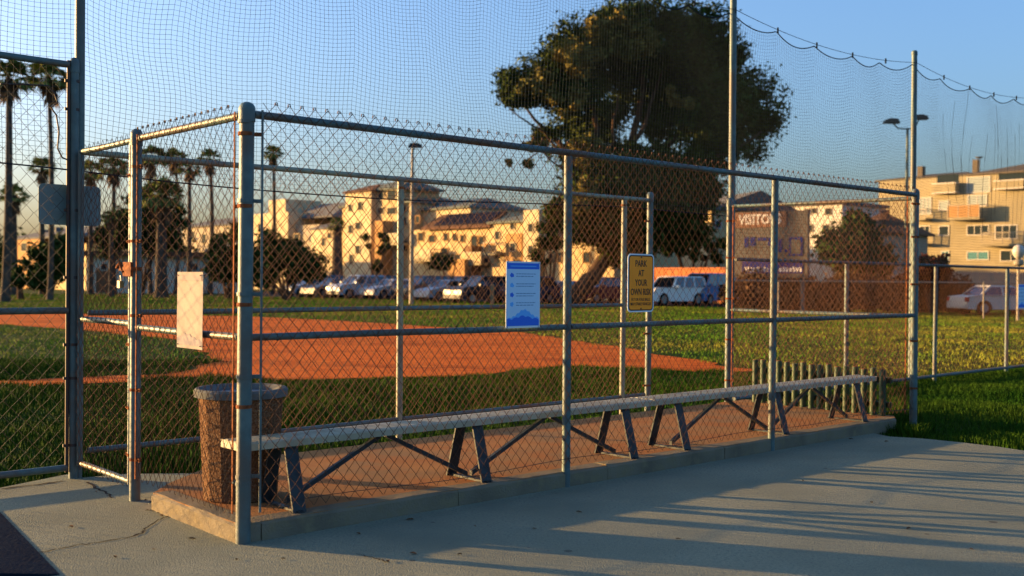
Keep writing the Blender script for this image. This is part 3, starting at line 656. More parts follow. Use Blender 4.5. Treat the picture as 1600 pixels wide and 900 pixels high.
# ================================================================== TRASH CAN
tc = G(376, 776, SZ); print('bin', (tc-P1).dot(U), (tc-P1).dot(V))
tb = thing('trash_can', tc, 'brown tapered trash can with grey rim standing behind the corner post', 'trash can')
HB = .70
def ribs(r, a, z): f = (a*14/(2*PI)) % 1 - .5; return r*math.cos(PI/14)/math.cos(f*2*PI/14)*(1 - (.018 if abs(f) > .46 else 0))
b = MB(); b.lathe([(.225, 0), (.235, .01), (.268, HB - .06), (.268, HB - .05)], tc, 144, fn=ribs); b.build('body', 'bin', tb, False)
b = MB(); b.lathe([(.272, HB - .055), (.292, HB - .050), (.294, HB - .012), (.282, HB + .002), (.262, HB + .002), (.225, HB - .03), (.225, HB - .055)], tc, 48, cap=False); b.build('rim', 'bin_rim', tb, True)
b = MB(); b.lathe([(.228, HB - .03), (.20, HB - .06), (.16, HB - .22), (.05, HB - .24), (.01, HB - .24)], tc, 32); b.build('liner', 'liner', tb, True)

# ================================================================== PICKET RACK
pk_ = thing('picket_rack', W(7.52, 1.0, SZ), 'low rack of green round pickets at the end of the benches', 'rack')
np_ = 16
for i in range(np_):
    v = .20 + i*(1.80 - .20)/(np_-1); b = MB(); c = W(7.52, v, 0); hh = .60 + .012*math.sin(i*2.3)
    b.lathe([(.035, SZ - .06), (.035, hh - .01), (.031, hh)], c, 14); p = b.build('picket', 'green_paint', pk_, True)
    if i % 3 != 1: b = MB(); b.lathe([(.032, hh), (.026, hh + .004)], c, 12); b.build('rust_ring', 'rust', p)
for z in (.22, .48):
    b = MB(); b.box(7.565, 7.60, .13, 1.87, z - .03, z + .03, W); b.build('rack_rail', 'green_paint', pk_)

# ================================================================== NAVY WEDGE added to stand for the dark near corner
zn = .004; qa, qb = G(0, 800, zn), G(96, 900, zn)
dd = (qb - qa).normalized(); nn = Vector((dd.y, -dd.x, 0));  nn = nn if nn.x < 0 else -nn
nb = thing('dark_corner_wedge', (qa + nn*.6).to_2d().to_3d(), 'dark navy sloping ramp added to stand for the dark corner of the concrete', 'wedge')
RS = math.tan(R(9.3))  # added wedge is pitched so that the low sun barely grazes it
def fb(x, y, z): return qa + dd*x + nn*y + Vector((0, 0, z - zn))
b = MB(); b.prism([(0, 0), (0, .004), (.8, .004 + .8*RS), (.8, 0)], -1.1, 1.7, lambda y, z, x: fb(x, y, z)); b.build('wedge_slope', 'navy', nb)
b = MB(); b.prism([(.801, 0), (.801, .004 + .8*RS), (1.2, .004 + .8*RS), (1.2, 0)], -1.1, 1.7, lambda y, z, x: fb(x, y, z)); b.build('wedge_back', 'navy', nb)

# ================================================================== FOLIAGE
def leaf_cloud(name, parent, lobes, n, size, m, seed=0, clump=.45, per=22, shell=(.55, 1.0), squash=.75, sub=.42, csize=330):
    rg = np.random.default_rng(seed); vol = np.array([l[3]*l[4]*l[5] for l in lobes])**.72; vol /= vol.sum()
    def unit(k): d = rg.normal(size=(k, 3)); return d/np.linalg.norm(d, axis=1)[:, None]
    # every lobe is built of smaller leaf clumps, so that the crown breaks into lit tops and dark hollows
    ns = max(10, n//csize) ; si = rg.choice(len(lobes), ns, p=vol); L = np.array([l[:6] for l in lobes])[si]
    sc = L[:, :3] + unit(ns)*L[:, 3:6]*rg.uniform(.45, .92, (ns, 1)); sr = L[:, 3:6].min(1)*sub*rg.uniform(.6, 1.35, ns)
    nc = max(1, n//per); ci = rg.integers(0, ns, nc); d = unit(nc); d[:, 2] += .25; rr = rg.uniform(shell[0], 1.0, nc)**.5
    cc = sc[ci] + d*(sr[ci]*rr)[:, None]
    clump = np.repeat(np.minimum(clump, sr[ci]*.40), per)[:, None]
    C = np.repeat(cc, per, 0) + rg.normal(size=(nc*per, 3))*clump*np.array([1, 1, squash]); k = len(C)
    a = rg.normal(size=(k, 3)); a /= np.linalg.norm(a, axis=1)[:, None]; bq = rg.normal(size=(k, 3)); bq = np.cross(a, bq); bq /= np.linalg.norm(bq, axis=1)[:, None]
    s = size*rg.uniform(.55, 1.35, (k, 1)); a = a*s; bq = bq*s*.55
    v = np.stack([C - a, C + bq, C + a, C - bq], 1).reshape(-1, 3)
    me = bpy.data.meshes.new(name); me.vertices.add(4*k); me.vertices.foreach_set('co', v.ravel()); me.loops.add(4*k); me.loops.foreach_set('vertex_index', np.arange(4*k, dtype=np.int32))
    me.polygons.add(k); me.polygons.foreach_set('loop_start', np.arange(0, 4*k, 4, dtype=np.int32)); me.update(calc_edges=True); me.materials.append(M[m])
    o = bpy.data.objects.new(name, me); COL.objects.link(o)
    if parent: o.parent = parent; o.matrix_parent_inverse = parent.matrix_basis.inverted()
    return o
def lobe(px, py, d, rx, ry=None, rd=None):
    p = at(px, py, d); k = d/F; ry = ry or rx; return (p.x, p.y, p.z, rx*k, (rd*k if rd else (rx+ry)*.5*k), ry*k)
# ---- the big tree
TD = 67
base = G(884, 478, -.03); base = Vector((at(884, 478, TD).x, TD, -.03))
tree = thing('tree', base, 'huge dark spreading tree with a leaning trunk, behind the fence and parked cars', 'tree')
def limb(b, pts, r0, r1, n=8, seed=0):
    rr = random.Random(seed); P = [Vector(p) for p in pts]; out = []
    for i in range(len(P)-1):
        for j in range(4): 
            q = P[i].lerp(P[i+1], j/4); out.append(q + Vector((rr.uniform(-.12, .12), rr.uniform(-.12, .12), rr.uniform(-.1, .1))) if (i or j) else q)
    out.append(P[-1]); m = len(out); b.tube(out, [r0 + (r1-r0)*i/(m-1) for i in range(m)], n)
A = lambda x, y, dd=0: at(x, y, TD + dd)
b = MB(); limb(b, [base - Vector((0, 0, .2)), A(905, 455), A(930, 425), A(955, 395, .5)], .62, .48, 10, 1)
limb(b, [A(955, 395, .5), A(945, 330), A(938, 270), A(930, 200), A(915, 130)], .42, .10, 8, 2)
limb(b, [A(955, 395, .5), A(975, 320, 1), A(985, 240, 1), A(1000, 160, 1), A(1010, 70, 0)], .42, .10, 8, 3)
limb(b, [A(975, 320, 1), A(1020, 250, 1), A(1070, 200, 2), A(1130, 150, 2)], .28, .07, 7, 4)
limb(b, [A(985, 300, 1), A(1060, 270), A(1130, 240), A(1190, 205)], .24, .06, 7, 5)
limb(b, [A(945, 320), A(900, 260, -1), A(860, 210, -1), A(810, 160, -1)], .26, .06, 7, 6)
limb(b, [A(930, 260), A(880, 240, -1), A(840, 200, -2)], .14, .05, 6, 7)
limb(b, [A(985, 235), A(1012, 180), A(1035, 110)], .18, .06, 6, 8)
limb(b, [A(955, 395), A(1020, 350), A(1080, 330, -1), A(1120, 320)], .22, .06, 6, 9)
limb(b, [A(960, 380), A(920, 340, -2), A(885, 300, -2)], .18, .05, 6, 10)
limb(b, [A(938, 280), A(958, 220, -2), A(965, 150, -2)], .18, .05, 6, 11)
limb(b, [A(885, 270, -2), A(845, 235, -4), A(812, 258, -4)], .07, .03, 5, 12); limb(b, [A(860, 210, -1), A(820, 190, -3), A(795, 170, -3)], .08, .03, 5, 14); b.build('trunk', 'bark', tree, True)
LB = [lobe(*q) for q in [(985, 62, TD, 62, 52, 90), (945, 44, TD, 34, 30), (1060, 70, TD+1, 70, 54, 90), (1100, 100, TD+2, 62, 55), (1150, 125, TD+2, 52, 45), (1180, 170, TD+2, 44, 44), (1165, 212, TD+1, 46, 36),
      (1120, 190, TD, 60, 60), (905, 85, TD-1, 55, 42), (870, 125, TD-2, 56, 40), (815, 135, TD-2, 44, 26), (800, 150, TD-3, 30, 18), (850, 160, TD-2, 50, 28), (900, 150, TD, 60, 46), (955, 115, TD+2, 60, 50), (1030, 120, TD+3, 70, 50),
      (1050, 190, TD+3, 50, 40), (965, 175, TD+3, 40, 34), (1035, 155, TD+4, 50, 40), (940, 225, TD+2, 40, 26), (880, 215, TD-1, 44, 30), (905, 235, TD, 44, 30), (1080, 250, TD+1, 66, 36), (1000, 255, TD, 66, 26), (1120, 235, TD+2, 36, 30), (1040, 300, TD, 76, 48), (960, 295, TD-1, 66, 46), (890, 290, TD-1, 36, 42), (1080, 310, TD, 40, 36),
      (1000, 350, TD, 66, 40), (930, 345, TD-2, 52, 36), (985, 395, TD, 46, 26), (1050, 350, TD+1, 50, 34), (880, 335, TD-2, 30, 30), (925, 190, TD+3, 50, 34)]]
for k_, sd in (('crown', 11),):
    leaf_cloud('crown', tree, LB, 190000, .13, 'leaf', sd, clump=.32, per=20, shell=(.35, 1.0), sub=.46)
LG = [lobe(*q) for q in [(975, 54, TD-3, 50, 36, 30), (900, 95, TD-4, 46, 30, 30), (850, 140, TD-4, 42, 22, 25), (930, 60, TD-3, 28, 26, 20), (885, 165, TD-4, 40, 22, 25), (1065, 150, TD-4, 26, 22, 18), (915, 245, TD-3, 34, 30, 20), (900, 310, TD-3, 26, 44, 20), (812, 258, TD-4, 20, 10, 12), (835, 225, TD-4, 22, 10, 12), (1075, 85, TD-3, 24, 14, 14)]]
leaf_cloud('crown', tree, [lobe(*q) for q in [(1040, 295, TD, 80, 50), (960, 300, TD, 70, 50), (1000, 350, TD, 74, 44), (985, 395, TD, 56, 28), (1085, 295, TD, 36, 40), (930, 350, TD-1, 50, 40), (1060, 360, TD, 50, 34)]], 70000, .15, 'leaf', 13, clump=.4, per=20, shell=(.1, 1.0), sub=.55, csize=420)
leaf_cloud('crown', tree, LG, 20000, .13, 'leaf_painted_sun', 12, clump=.38, per=30, shell=(.3, 1.0))  # clumps of painted sunlight, mostly on the left of the crown
# ---- fan palms
def palm(px, top_py, d, rpx, label, group=None, trunk_r=.22, lean=0, n=34, seed=0, skirt=1.0, base_px=None):
    c = at(px, top_py, d); bx = at(base_px if base_px is not None else px, 440, d).x; rg = random.Random(seed); rad = rpx*1.1*d/F
    t = thing('palm_tree', (bx, d, -.03), label, 'palm tree', group)
    b = MB(); B0 = Vector((bx, d, -.2)); m = 12; b.tube([B0.lerp(c, i/m) + Vector((lean*math.sin(i/m*PI), 0, 0)) for i in range(m+1)], [trunk_r*(1.5 if i == 0 else 1.12 - .42*i/m) for i in range(m+1)], 9); b.build('trunk', 'palm_trunk', t, True)
    b = MB(); dd_ = MB()
    for i in range(n):
        az = rg.uniform(0, 2*PI); el = math.asin(rg.uniform(-.42, .98)); L = rad*rg.uniform(.75, 1.0); dr = Vector((math.cos(az)*math.cos(el), math.sin(az)*math.cos(el), math.sin(el)))
        side = dr.cross(Vector((0, 0, 1))).normalized(); upv = side.cross(dr); hub = c + dr*L*.45 - Vector((0, 0, L*.04))
        b.add([c + side*.03, c - side*.03, hub - side*.03, hub + side*.03], [(0, 1, 2, 3)])
        for k in range(11):
            a = (k-5)*.27; ld = (dr*math.cos(a) + side*math.sin(a)).normalized(); l = L*.58*rg.uniform(.8, 1.1); tip = hub + ld*l - Vector((0, 0, l*rg.uniform(.15, .5))); md = hub + ld*l*.55 - Vector((0, 0, l*.05)); w = side*math.cos(a) - dr*math.sin(a)
            b.add([hub, md + w*l*.11, tip, md - w*l*.11], [(0, 1, 2, 3)])
    for i in range(int(26*skirt)):
        az = rg.uniform(0, 2*PI); h0 = rg.uniform(-.1, .5)*rad; dr = Vector((math.cos(az), math.sin(az), 0)); s = Vector((-dr.y, dr.x, 0)); p = c + dr*trunk_r*.6 - Vector((0, 0, h0)); q = p + dr*rad*rg.uniform(.15, .38) - Vector((0, 0, rad*rg.uniform(.4, .75)))
        for k in (-1, 0, 1): dd_.add([p, p.lerp(q, .6) + s*(k*.1 + .06)*rad, q + s*k*.16*rad, p.lerp(q, .6) + s*(k*.1 - .06)*rad], [(0, 1, 2, 3)])
    b.build('crown', 'palm_leaf', t)
    if skirt > 0: dd_.build('dead_fronds', 'palm_dead', t)
    return t
PG = 'palms beyond the field'
palm(14, 122, 60, 42, 'tallest slim fan palm with a thick dark lower trunk, left of the plate', PG, .22, .1, 40, 1, base_px=8)
palm(76, 122, 64, 40, 'tall slim fan palm rising right behind the metal plate', PG, .16, .15, 40, 2, base_px=78)
palm(22, 305, 78, 26, 'short fan palm over the low houses, left of the plate', PG, .25, 0, 34, 3)
palm(66, 262, 82, 24, 'mid-height fan palm peeping above the metal plate', PG, .2, 0, 30, 4)
palm(142, 268, 86, 24, 'fan palm beside the net pole above the gate', PG, .2, 0, 30, 5)
palm(178, 262, 84, 28, 'fan palm with a hanging brown skirt above the padlocked gate', PG, .19, 0, 44, 6, 1.2)
palm(236, 246, 90, 30, 'widest dense fan palm of the cluster over the field house, nearest the gate post', PG, .18, -.2, 46, 7, 1.0)
palm(274, 250, 92, 26, 'fan palm second from the corner post in the cluster over the field house', PG, .15, .3, 38, 8, .6)
palm(296, 262, 88, 22, 'lowest and smallest fan palm of the cluster over the field house', PG, .2, 0, 30, 9)
palm(328, 248, 94, 24, 'fan palm next to the corner post over the white field house', PG, .2, .2, 34, 10)
palm(174, 340, 76, 18, 'small low fan palm behind the padlocked gate', PG, .18, 0, 26, 11)
palm(252, 305, 74, 40, 'stout dark palm with wide arching fronds over the field house', PG, .4, 0, 60, 12, 2.0)
palm(427, 240, 92, 19, 'lone thin fan palm standing clear of the rear fence rail', PG, .17, .1, 34, 13)
palm(527, 352, 90, 17, 'small fan palm with brown trunk in front of the cream villas', PG, .5, 0, 26, 14, .4)
# ---- shrubs and smaller trees
def shrub(name, lobes, n, label, cat, m='leaf_dark', size=.16, seed=0, group=None, trunk=None, clump=.3):
    xs = [l[0] for l in lobes]; ys = [l[1] for l in lobes]; c = (sum(xs)/len(xs), sum(ys)/len(ys), -.03)
    t = thing(name, c, label, cat, group); b = MB(); rr = random.Random(seed)
    for l in lobes[:5]:
        b.tube([Vector(c) + Vector((rr.uniform(-.2, .2), 0, -.1)), Vector((l[0]*.5 + c[0]*.5, l[1], l[2]*.5)), Vector(l[:3]) + Vector((0, 0, l[5]*.3))], [.14, .10, .04], 6)
    b.build('trunk', 'bark', t, True); leaf_cloud('crown', t, lobes, int(n*1.25), size, m, seed, clump=clump, per=20, shell=(.2, 1.0), sub=.5, csize=220); return t
shrub('shrub', [lobe(*q) for q in [(420, 385, 72, 24, 28), (450, 400, 72, 30, 26), (480, 408, 72, 24, 24), (410, 420, 72, 26, 26), (440, 430, 72, 34, 20), (490, 430, 72, 18, 18)]], 9000, 'broad dark green shrub right of the corner post, before the cars', 'shrub', seed=21)
shrub('shrub', [lobe(*q) for q in [(350, 395, 74, 26, 26), (345, 425, 74, 24, 20), (365, 370, 75, 18, 18), (372, 415, 74, 18, 22)]], 6000, 'dark green shrub against the corner post beside the field house', 'shrub', seed=22)
shrub('tree', [lobe(*q) for q in [(230, 330, 80, 30, 34), (265, 345, 80, 28, 34), (245, 370, 80, 34, 24), (190, 360, 82, 26, 28), (160, 375, 82, 22, 20)]], 9000, 'dark rounded tree rising over the white field house roof', 'tree', seed=23, size=.2)
shrub('shrub', [lobe(*q) for q in [(80, 390, 66, 26, 28), (70, 425, 66, 30, 20), (100, 410, 66, 18, 30), (55, 440, 66, 16, 14)]], 7000, 'dark bush below the metal plate on the far side of the field', 'shrub', seed=24)
shrub('shrub', [lobe(*q) for q in [(27, 436, 66, 12, 12), (35, 442, 66, 8, 9)]], 1200, 'small dark bush at the foot of the tallest palm', 'shrub', seed=25)
shrub('tree', [lobe(*q) for q in [(1325, 355, 58, 26, 24), (1345, 385, 58, 30, 34), (1310, 400, 58, 28, 34), (1370, 410, 58, 24, 28), (1335, 425, 58, 40, 18)]], 9000, 'dark rounded tree standing behind the brown hedge and scoreboard', 'tree', seed=26, size=.17)
shrub('shrub', [lobe(*q) for q in [(1455, 420, 54, 22, 18), (1440, 430, 54, 22, 18), (1468, 436, 54, 12, 14)]], 4000, 'dark red-leaved shrub at the end of the brown hedge', 'shrub', 'leaf_red', .14, 27)
shrub('tree', [lobe(*q) for q in [(1050, 372, 76, 34, 14), (1085, 378, 76, 34, 16), (1115, 382, 76, 24, 18), (1060, 395, 76, 22, 12), (1100, 402, 76, 26, 12)]], 2600, 'loose small tree above the orange wall and white pickup', 'tree', 'leaf_dark', .17, 28)
shrub('shrub', [lobe(*q) for q in [(690, 412, 88, 14, 12), (712, 414, 88, 14, 10)]], 1500, 'low brown-green shrub in front of the dark-roofed house', 'shrub', 'leaf_dark', .16, 29)
shrub('shrub', [lobe(*q) for q in [(600, 385, 92, 10, 22), (590, 410, 92, 12, 12), (575, 375, 92, 8, 20)]], 1500, 'slim green shrub climbing the cream villa wall', 'shrub', 'leaf_dark', .16, 30)
shrub('tree', [lobe(*q) for q in [(860, 370, 80, 20, 26), (850, 405, 80, 16, 14), (875, 345, 80, 16, 20)]], 2500, 'small dark tree left of the huge tree trunk', 'tree', 'leaf_dark', .17, 31)
# brown hedge along the outfield fence
hb = thing('hedge', (at(1290, 440, 52).x, 52, -.03), 'long brown dry hedge behind the outfield fence', 'hedge')
LH = [lobe(x, 462 + .01*(x-1300) + 3*math.sin(x), 52 + .012*(x-1140), 20, 27, 22) for x in range(1150, 1500, 18)]
leaf_cloud('crown', hb, LH, 34000, .12, 'hedge', 41, clump=.3, per=18, shell=(.1, 1.0), sub=.62, csize=170)
b = MB(); rr = random.Random(9)
for l in LH:
    for k in range(3): b.tube([(l[0] + rr.uniform(-.3, .3), l[1], -.1), (l[0] + rr.uniform(-.4, .4), l[1] + rr.uniform(-.2, .2), 1.4)], .03, 5)
b.build('stem', 'twig', hb)
tl = leaf_cloud('distant_trees', None, [(x, 150 + 8*math.sin(x), 2.0 + 1.6*abs(math.sin(x*.37)), 5, 4, 3.2 + 1.2*math.sin(x*.9)) for x in range(-90, 100, 5)], 15000, .5, 'leaf_dark', 51, clump=.9, per=20, shell=(.2, 1), sub=.7, csize=90)
tag(tl, 'far-off line of dark trees closing the view behind the houses', 'trees', kind='stuff')

# ================================================================== BUILDINGS
class Fac:
    """a building laid out from a facade: x along it, y behind it, z up"""
    def __init__(s, name, px, d, direc, label, roofm=None):
        s.o = at(px, 436, d); s.o.z = -.05; dv = Vector((*direc, 0)).normalized(); s.x = dv; s.y = Vector((-dv.y, dv.x, 0))
        s.t = thing(name, s.o, label, 'building')
    def P(s, x, y, z): return s.o + s.x*x + s.y*y + Vector((0, 0, z))
    def xz(s, px, py, y=0): p = onplane(px, py, s.P(0, y, 0), s.y); return (p - s.o).dot(s.x), p.z - s.o.z
    def X(s, px, y=0): return s.xz(px, 400, y)[0]
    def box(s, name, m, x0, x1, y0, y1, z0, z1, parent=None):
        b = MB(); b.box(x0, x1, y0, y1, z0, z1, s.P); return b.build(name, m, parent or s.t)
    def wpx(s, px0, px1, y, depth, pyt, pyb=None, m='cream', name='wall'):
        x0, zt = s.xz(px0, pyt, y); x1 = s.xz(px1, pyt, y)[0]; zt = s.xz((px0+px1)/2, pyt, y)[1]; zb = 0 if pyb is None else s.xz((px0+px1)/2, pyb, y)[1]
        return s.box(name, m, x0, x1, y, y + depth, zb, zt), x0, x1, zb, zt
    def win(s, px0, py0, px1, py1, y=0, pane='pane', split=0, trim='trim', fw=.09):
        x0, z1 = s.xz(px0, py0, y); x1, z0 = s.xz(px1, py1, y); s.winm(x0, x1, z0, z1, y, pane, split, trim, fw)
    def winm(s, x0, x1, z0, z1, y=0, pane='pane', split=0, trim='trim', fw=.09, name='window'):
        b = MB(); e = fw
        b.box(x0 - e, x0, y - .06, y + .05, z0 - e, z1 + e, s.P); b.box(x1, x1 + e, y - .06, y + .05, z0 - e, z1 + e, s.P)
        b.box(x0, x1, y - .058, y + .05, z1, z1 + e, s.P); b.box(x0, x1, y - .075, y + .05, z0 - e, z0, s.P)
        for k in range(1, split+1): c = x0 + (x1-x0)*k/(split+1); b.box(c - .03, c + .03, y - .05, y + .05, z0, z1, s.P)
        w = b.build(name, trim, s.t); b = MB(); b.box(x0, x1, y - .022, y + .02, z0, z1, s.P); b.build('pane', pane, w)
    def hip(s, name, m, x0, x1, y0, y1, z0, h, ov=.4, inset=2.5, parent=None):
        b = MB(); b.add([s.P(x0-ov, y0-ov, z0), s.P(x1+ov, y0-ov, z0), s.P(x1+ov, y1+ov, z0), s.P(x0-ov, y1+ov, z0), s.P(x0+inset, (y0+y1)/2, z0+h), s.P(x1-inset, (y0+y1)/2, z0+h),
            s.P(x0-ov, y0-ov, z0-.18), s.P(x1+ov, y0-ov, z0-.18), s.P(x1+ov, y1+ov, z0-.18), s.P(x0-ov, y1+ov, z0-.18)],
            [(0, 1, 5, 4), (2, 3, 4, 5), (1, 2, 5), (3, 0, 4), (0, 6, 7, 1), (1, 7, 8, 2), (2, 8, 9, 3), (3, 9, 6, 0), (9, 8, 7, 6)]); return b.build(name, m, parent or s.t)
    def balcony(s, x0, x1, z, depth, h, y=0, slab='siding', railm='railing', solid=False, n=None):
        b = MB(); b.box(x0, x1, y - depth, y - .003, z - .22, z, s.P); bl = b.build('balcony', slab, s.t); b = MB()
        b.box(x0, x1, y - depth, y - depth + .06, z + h - .08, z + h, s.P); n = n or max(2, int((x1-x0)/.9))
        for i in range(n+1): c = x0 + (x1-x0-.07)*i/n; b.box(c, c + .07, y - depth - .002, y - depth + .058, z + .002, z + h - .081, s.P)
        b.box(x0, x0 + .06, y - depth + .061, y - .004, z + h - .08, z + h, s.P); b.box(x1 - .06, x1, y - depth + .061, y - .004, z + h - .08, z + h, s.P)
        b.build('railing', railm, bl); b = MB()
        if solid: b.box(x0 + .08, x1 - .08, y - depth + .015, y - depth + .045, z + .05, z + h - .085, s.P); b.build('railing_panel', solid if isinstance(solid, str) else slab, bl)
        else:
            k = int((x1-x0)/.14)
            for i in range(k): c = x0 + (x1-x0)*(i+.5)/k; b.box(c - .012, c + .012, y - depth + .02, y - depth + .044, z + .003, z + h - .082, s.P)
            b.build('baluster_row', railm, bl)
        return bl
DIR = (.671, -.742)
# ---- right apartment block
ap = Fac('apartment_building', 1440, 113, DIR, 'tan apartment block with balconies and white window frames behind the field fence')
xa, xb = ap.X(1372), ap.X(1700); ze = ap.xz(1520, 272)[1]; zc = ap.xz(1520, 262)[1]
ap.box('wall', 'siding', xa, xb, 0, 12, 0, ze)
for k in range(1, int(ze/.32)):                 # lapped boards
    pass
b = MB(); zz = .4
while zz < ze - .1: b.box(xa + .01, xb - .01, -.018, -.001, zz, zz + .05, ap.P); zz += .42
tag(b.build('siding_board', 'siding', ap.t), kind='stuff')
ap.hip('roof', 'roofgrey_brown', xa, ap.X(1512), .5, 11.5, ze + .02, .9, .5, 3.0); ap.hip('roof', 'roofgrey_brown', ap.X(1516), xb, .3, 11.0, ze + .02, 1.35, .5, 4.0)
for px, y0 in ((1448, 268), (1462, 265), (1500, 262)): 
    pass
x = ap.X(1490); ap.box('chimney', 'roofgrey_brown', x, x + .55, 4, 4.6, ze + .5, ap.xz(1490, 252, 4)[1]); x = ap.X(1410); ap.box('chimney', 'roofgrey_brown', x, x + .6, 3, 3.7, ze, ap.xz(1410, 262, 3)[1]); x = ap.X(1598); ap.box('chimney', 'roofgrey_brown', x, x + .9, 2, 3, ze + .3, ap.xz(1598, 250, 2)[1])
for (p0, p1, yt, yb) in ((1463, 1499, 274, 300), (1559, 1605, 272, 293)):     # roof terraces, their recess shade painted as a flat dark panel, with planters
    x0, z1 = ap.xz(p0, yt); x1, z0 = ap.xz(p1, yb)
    ap.box('recess_shade_panel', 'pane', x0 + .1, x1 - .1, -.03, -.004, z0 + (z1-z0)*.45, z1); tw = ap.box('terrace_wall', 'siding', x0, x1, -.9, -.005, z0, z0 + (z1-z0)*.45); ap.box('terrace_cap', 'trim', x0 - .05, x1 + .05, -.95, -.006, z0 + (z1-z0)*.45 + .002, z0 + (z1-z0)*.45 + .12, tw); ap.box('terrace_trim', 'trim', x0 - .04, x1 + .04, -.94, -.006, z0 - .12, z0 - .002, tw)
for w in [(1512, 278, 1546, 299, 'pane_pale', 0), (1513, 306, 1541, 321, 'pane_pale', 1), (1468, 315, 1482, 327, 'pane_pale', 0), (1468, 354, 1482, 367, 'pane', 0), (1438, 354, 1452, 365, 'pane', 1), (1512, 353, 1544, 366, 'pane', 2), (1556, 353, 1588, 372, 'pane', 2),
          (1512, 394, 1544, 405, 'pane_teal', 1), (1472, 393, 1482, 408, 'pane_teal', 1), (1564, 392, 1596, 407, 'pane', 1), (1437, 310, 1454, 334, 'pane_pale', 2)]:
    ap.win(w[0], w[1], w[2], w[3], 0, w[4], w[5])
def bal(p0, p1, py_top, py_bot, depth, solid=False):
    x0, z1 = ap.xz(p0, py_top); x1, z0 = ap.xz(p1, py_bot); ap.balcony(x0, x1, z0 + .2, depth, max(.9, z1 - z0 - .2), solid=solid)
bal(1490, 1540, 322, 343, 1.4, 'ochre'); bal(1543, 1610, 364, 384, 1.5); bal(1431, 1455, 328, 344, 1.2); bal(1431, 1455, 366, 383, 1.2)
for px, py, mm in ((1496, 261, 'leaf_dark'), (1516, 260, 'leaf_dark')): pass
ap2 = MB(); c = ap.P(ap.X(1528, 3), 3, ze + 1.6); ap2.lathe([(.05, .25), (.30, .34), (.42, .46)], c, 12, cap=False); ap2.tube([c - Z3*1.2, c + Z3*.3], .04, 6); ap2.build('satellite_dish', 'roofgrey', ap.t)
# ---- centre: cream villas
vb = Fac('villa', 535, 110, DIR, 'tall cream villa with a turret loggia behind the parked cars')
w, x0, x1, _, zt = vb.wpx(535, 645, 0, 9, 318, m='cream')
vb.wpx(540, 580, -1.2, 5, 300, m='pale', name='tower'); vb.wpx(578, 622, -.6, 5, 297, m='cream', name='loggia')
for p0, p1 in ((577, 585), (591, 600), (606, 619)): vb.win(p0, 298, p1, 311, -.6, 'pane', 0, 'pale', .12); vb.win(p0, 325, p1, 334, -.6, 'pane', 0, 'pale', .08)
xx0, zz0 = vb.xz(576, 297, -.6); xx1 = vb.X(624, -.6); vb.hip('roof', 'roofgreen', xx0, xx1, -.5, 4.2, zz0, 1.0, .35, 1.4)
xx0, zz0 = vb.xz(540, 300, -1.2); xx1 = vb.X(580, -1.2); vb.hip('roof', 'rooftile', xx0, xx1, -1.1, 3.6, zz0, .8, .3, 1.5); vb.hip('roof', 'roofgreen', x0, x1, 0, 9, zt, .9, .3, 3)
for q in [(556, 348, 564, 358, -1.2), (567, 366, 573, 376, 0), (556, 384, 563, 396, -1.2), (628, 340, 636, 352, 0), (611, 368, 619, 382, 0), (584, 350, 588, 362, -.6), (596, 350, 600, 362, -.6), (628, 376, 637, 392, 0), (606, 405, 616, 425, 0), (545, 320, 550, 330, -1.2), (560, 316, 566, 328, -1.2), (545, 352, 551, 364, -1.2), (546, 398, 552, 412, -1.2), (566, 404, 574, 424, 0), (624, 402, 632, 414, 0), (628, 322, 636, 332, 0), (600, 388, 608, 398, -.6)]: vb.win(*q[:4], q[4], 'pane', 0, 'pale', .07)
a_, za = vb.xz(603, 366, -.6); c_, _ = vb.xz(640, 366, -.6); vb.balcony(a_, c_, za - .9, 1.6, .9, solid='pale'); vb.wpx(586, 598, -1.8, 1.2, 345, m='ochre', name='stair_tower')
vl = Fac('villa', 486, 118, DIR, 'low pale villa with a grey roof left of the turret villa')
w, x0, x1, _, zt = vl.wpx(486, 533, 0, 8, 356, m='pale'); xr, zr = vl.xz(500, 348); vl.hip('roof', 'roofgrey', x0, vl.X(530), .2, 7.5, zt, 1.3, .3, 2); vl.wpx(520, 534, -.8, .8, 372, m='brownwall', name='brown_shade_bay')  # bay added for shade, its brown painting a shaded wall
for q in [(503, 372, 508, 384), (512, 364, 518, 372), (505, 400, 511, 412), (524, 350, 528, 360)]: vl.win(*q, 0, 'pane', 0, 'cream', .07)
vd = Fac('house', 642, 100, DIR, 'cream house with a dark sloping solar roof behind the parked cars')
w, x0, x1, _, zt = vd.wpx(642, 768, 0, 9, 357, m='cream'); vd.wpx(642, 735, 2.0, 7, 328, m='pale', name='upper_wall')
xq, zq = vd.xz(645, 328, 2); xq1 = vd.X(733, 2); vd.hip('roof', 'roofgreen', xq, xq1, 2, 9, zq, 1.0, .3, 1.5)
xs0, zs0 = vd.xz(664, 357, 0); xs1 = vd.X(772, 0); b = MB(); zs1 = vd.xz(716, 334, 1.7)[1]
b.add([vd.P(xs0, -.5, zs0), vd.P(xs1, -.5, zs0), vd.P(xs1 - .4, 1.7, zs1), vd.P(xs0 + .4, 1.7, zs1), vd.P(xs0, -.5, zs0 - .2), vd.P(xs1, -.5, zs0 - .2), vd.P(xs1 - .4, 1.95, zs1 - .2), vd.P(xs0 + .4, 1.95, zs1 - .2)], [(0, 1, 2, 3), (4, 7, 6, 5), (0, 4, 5, 1), (1, 5, 6, 2), (2, 6, 7, 3), (3, 7, 4, 0)]); rfz = b.build('roof', 'rooftile', vd.t)
ns = 9
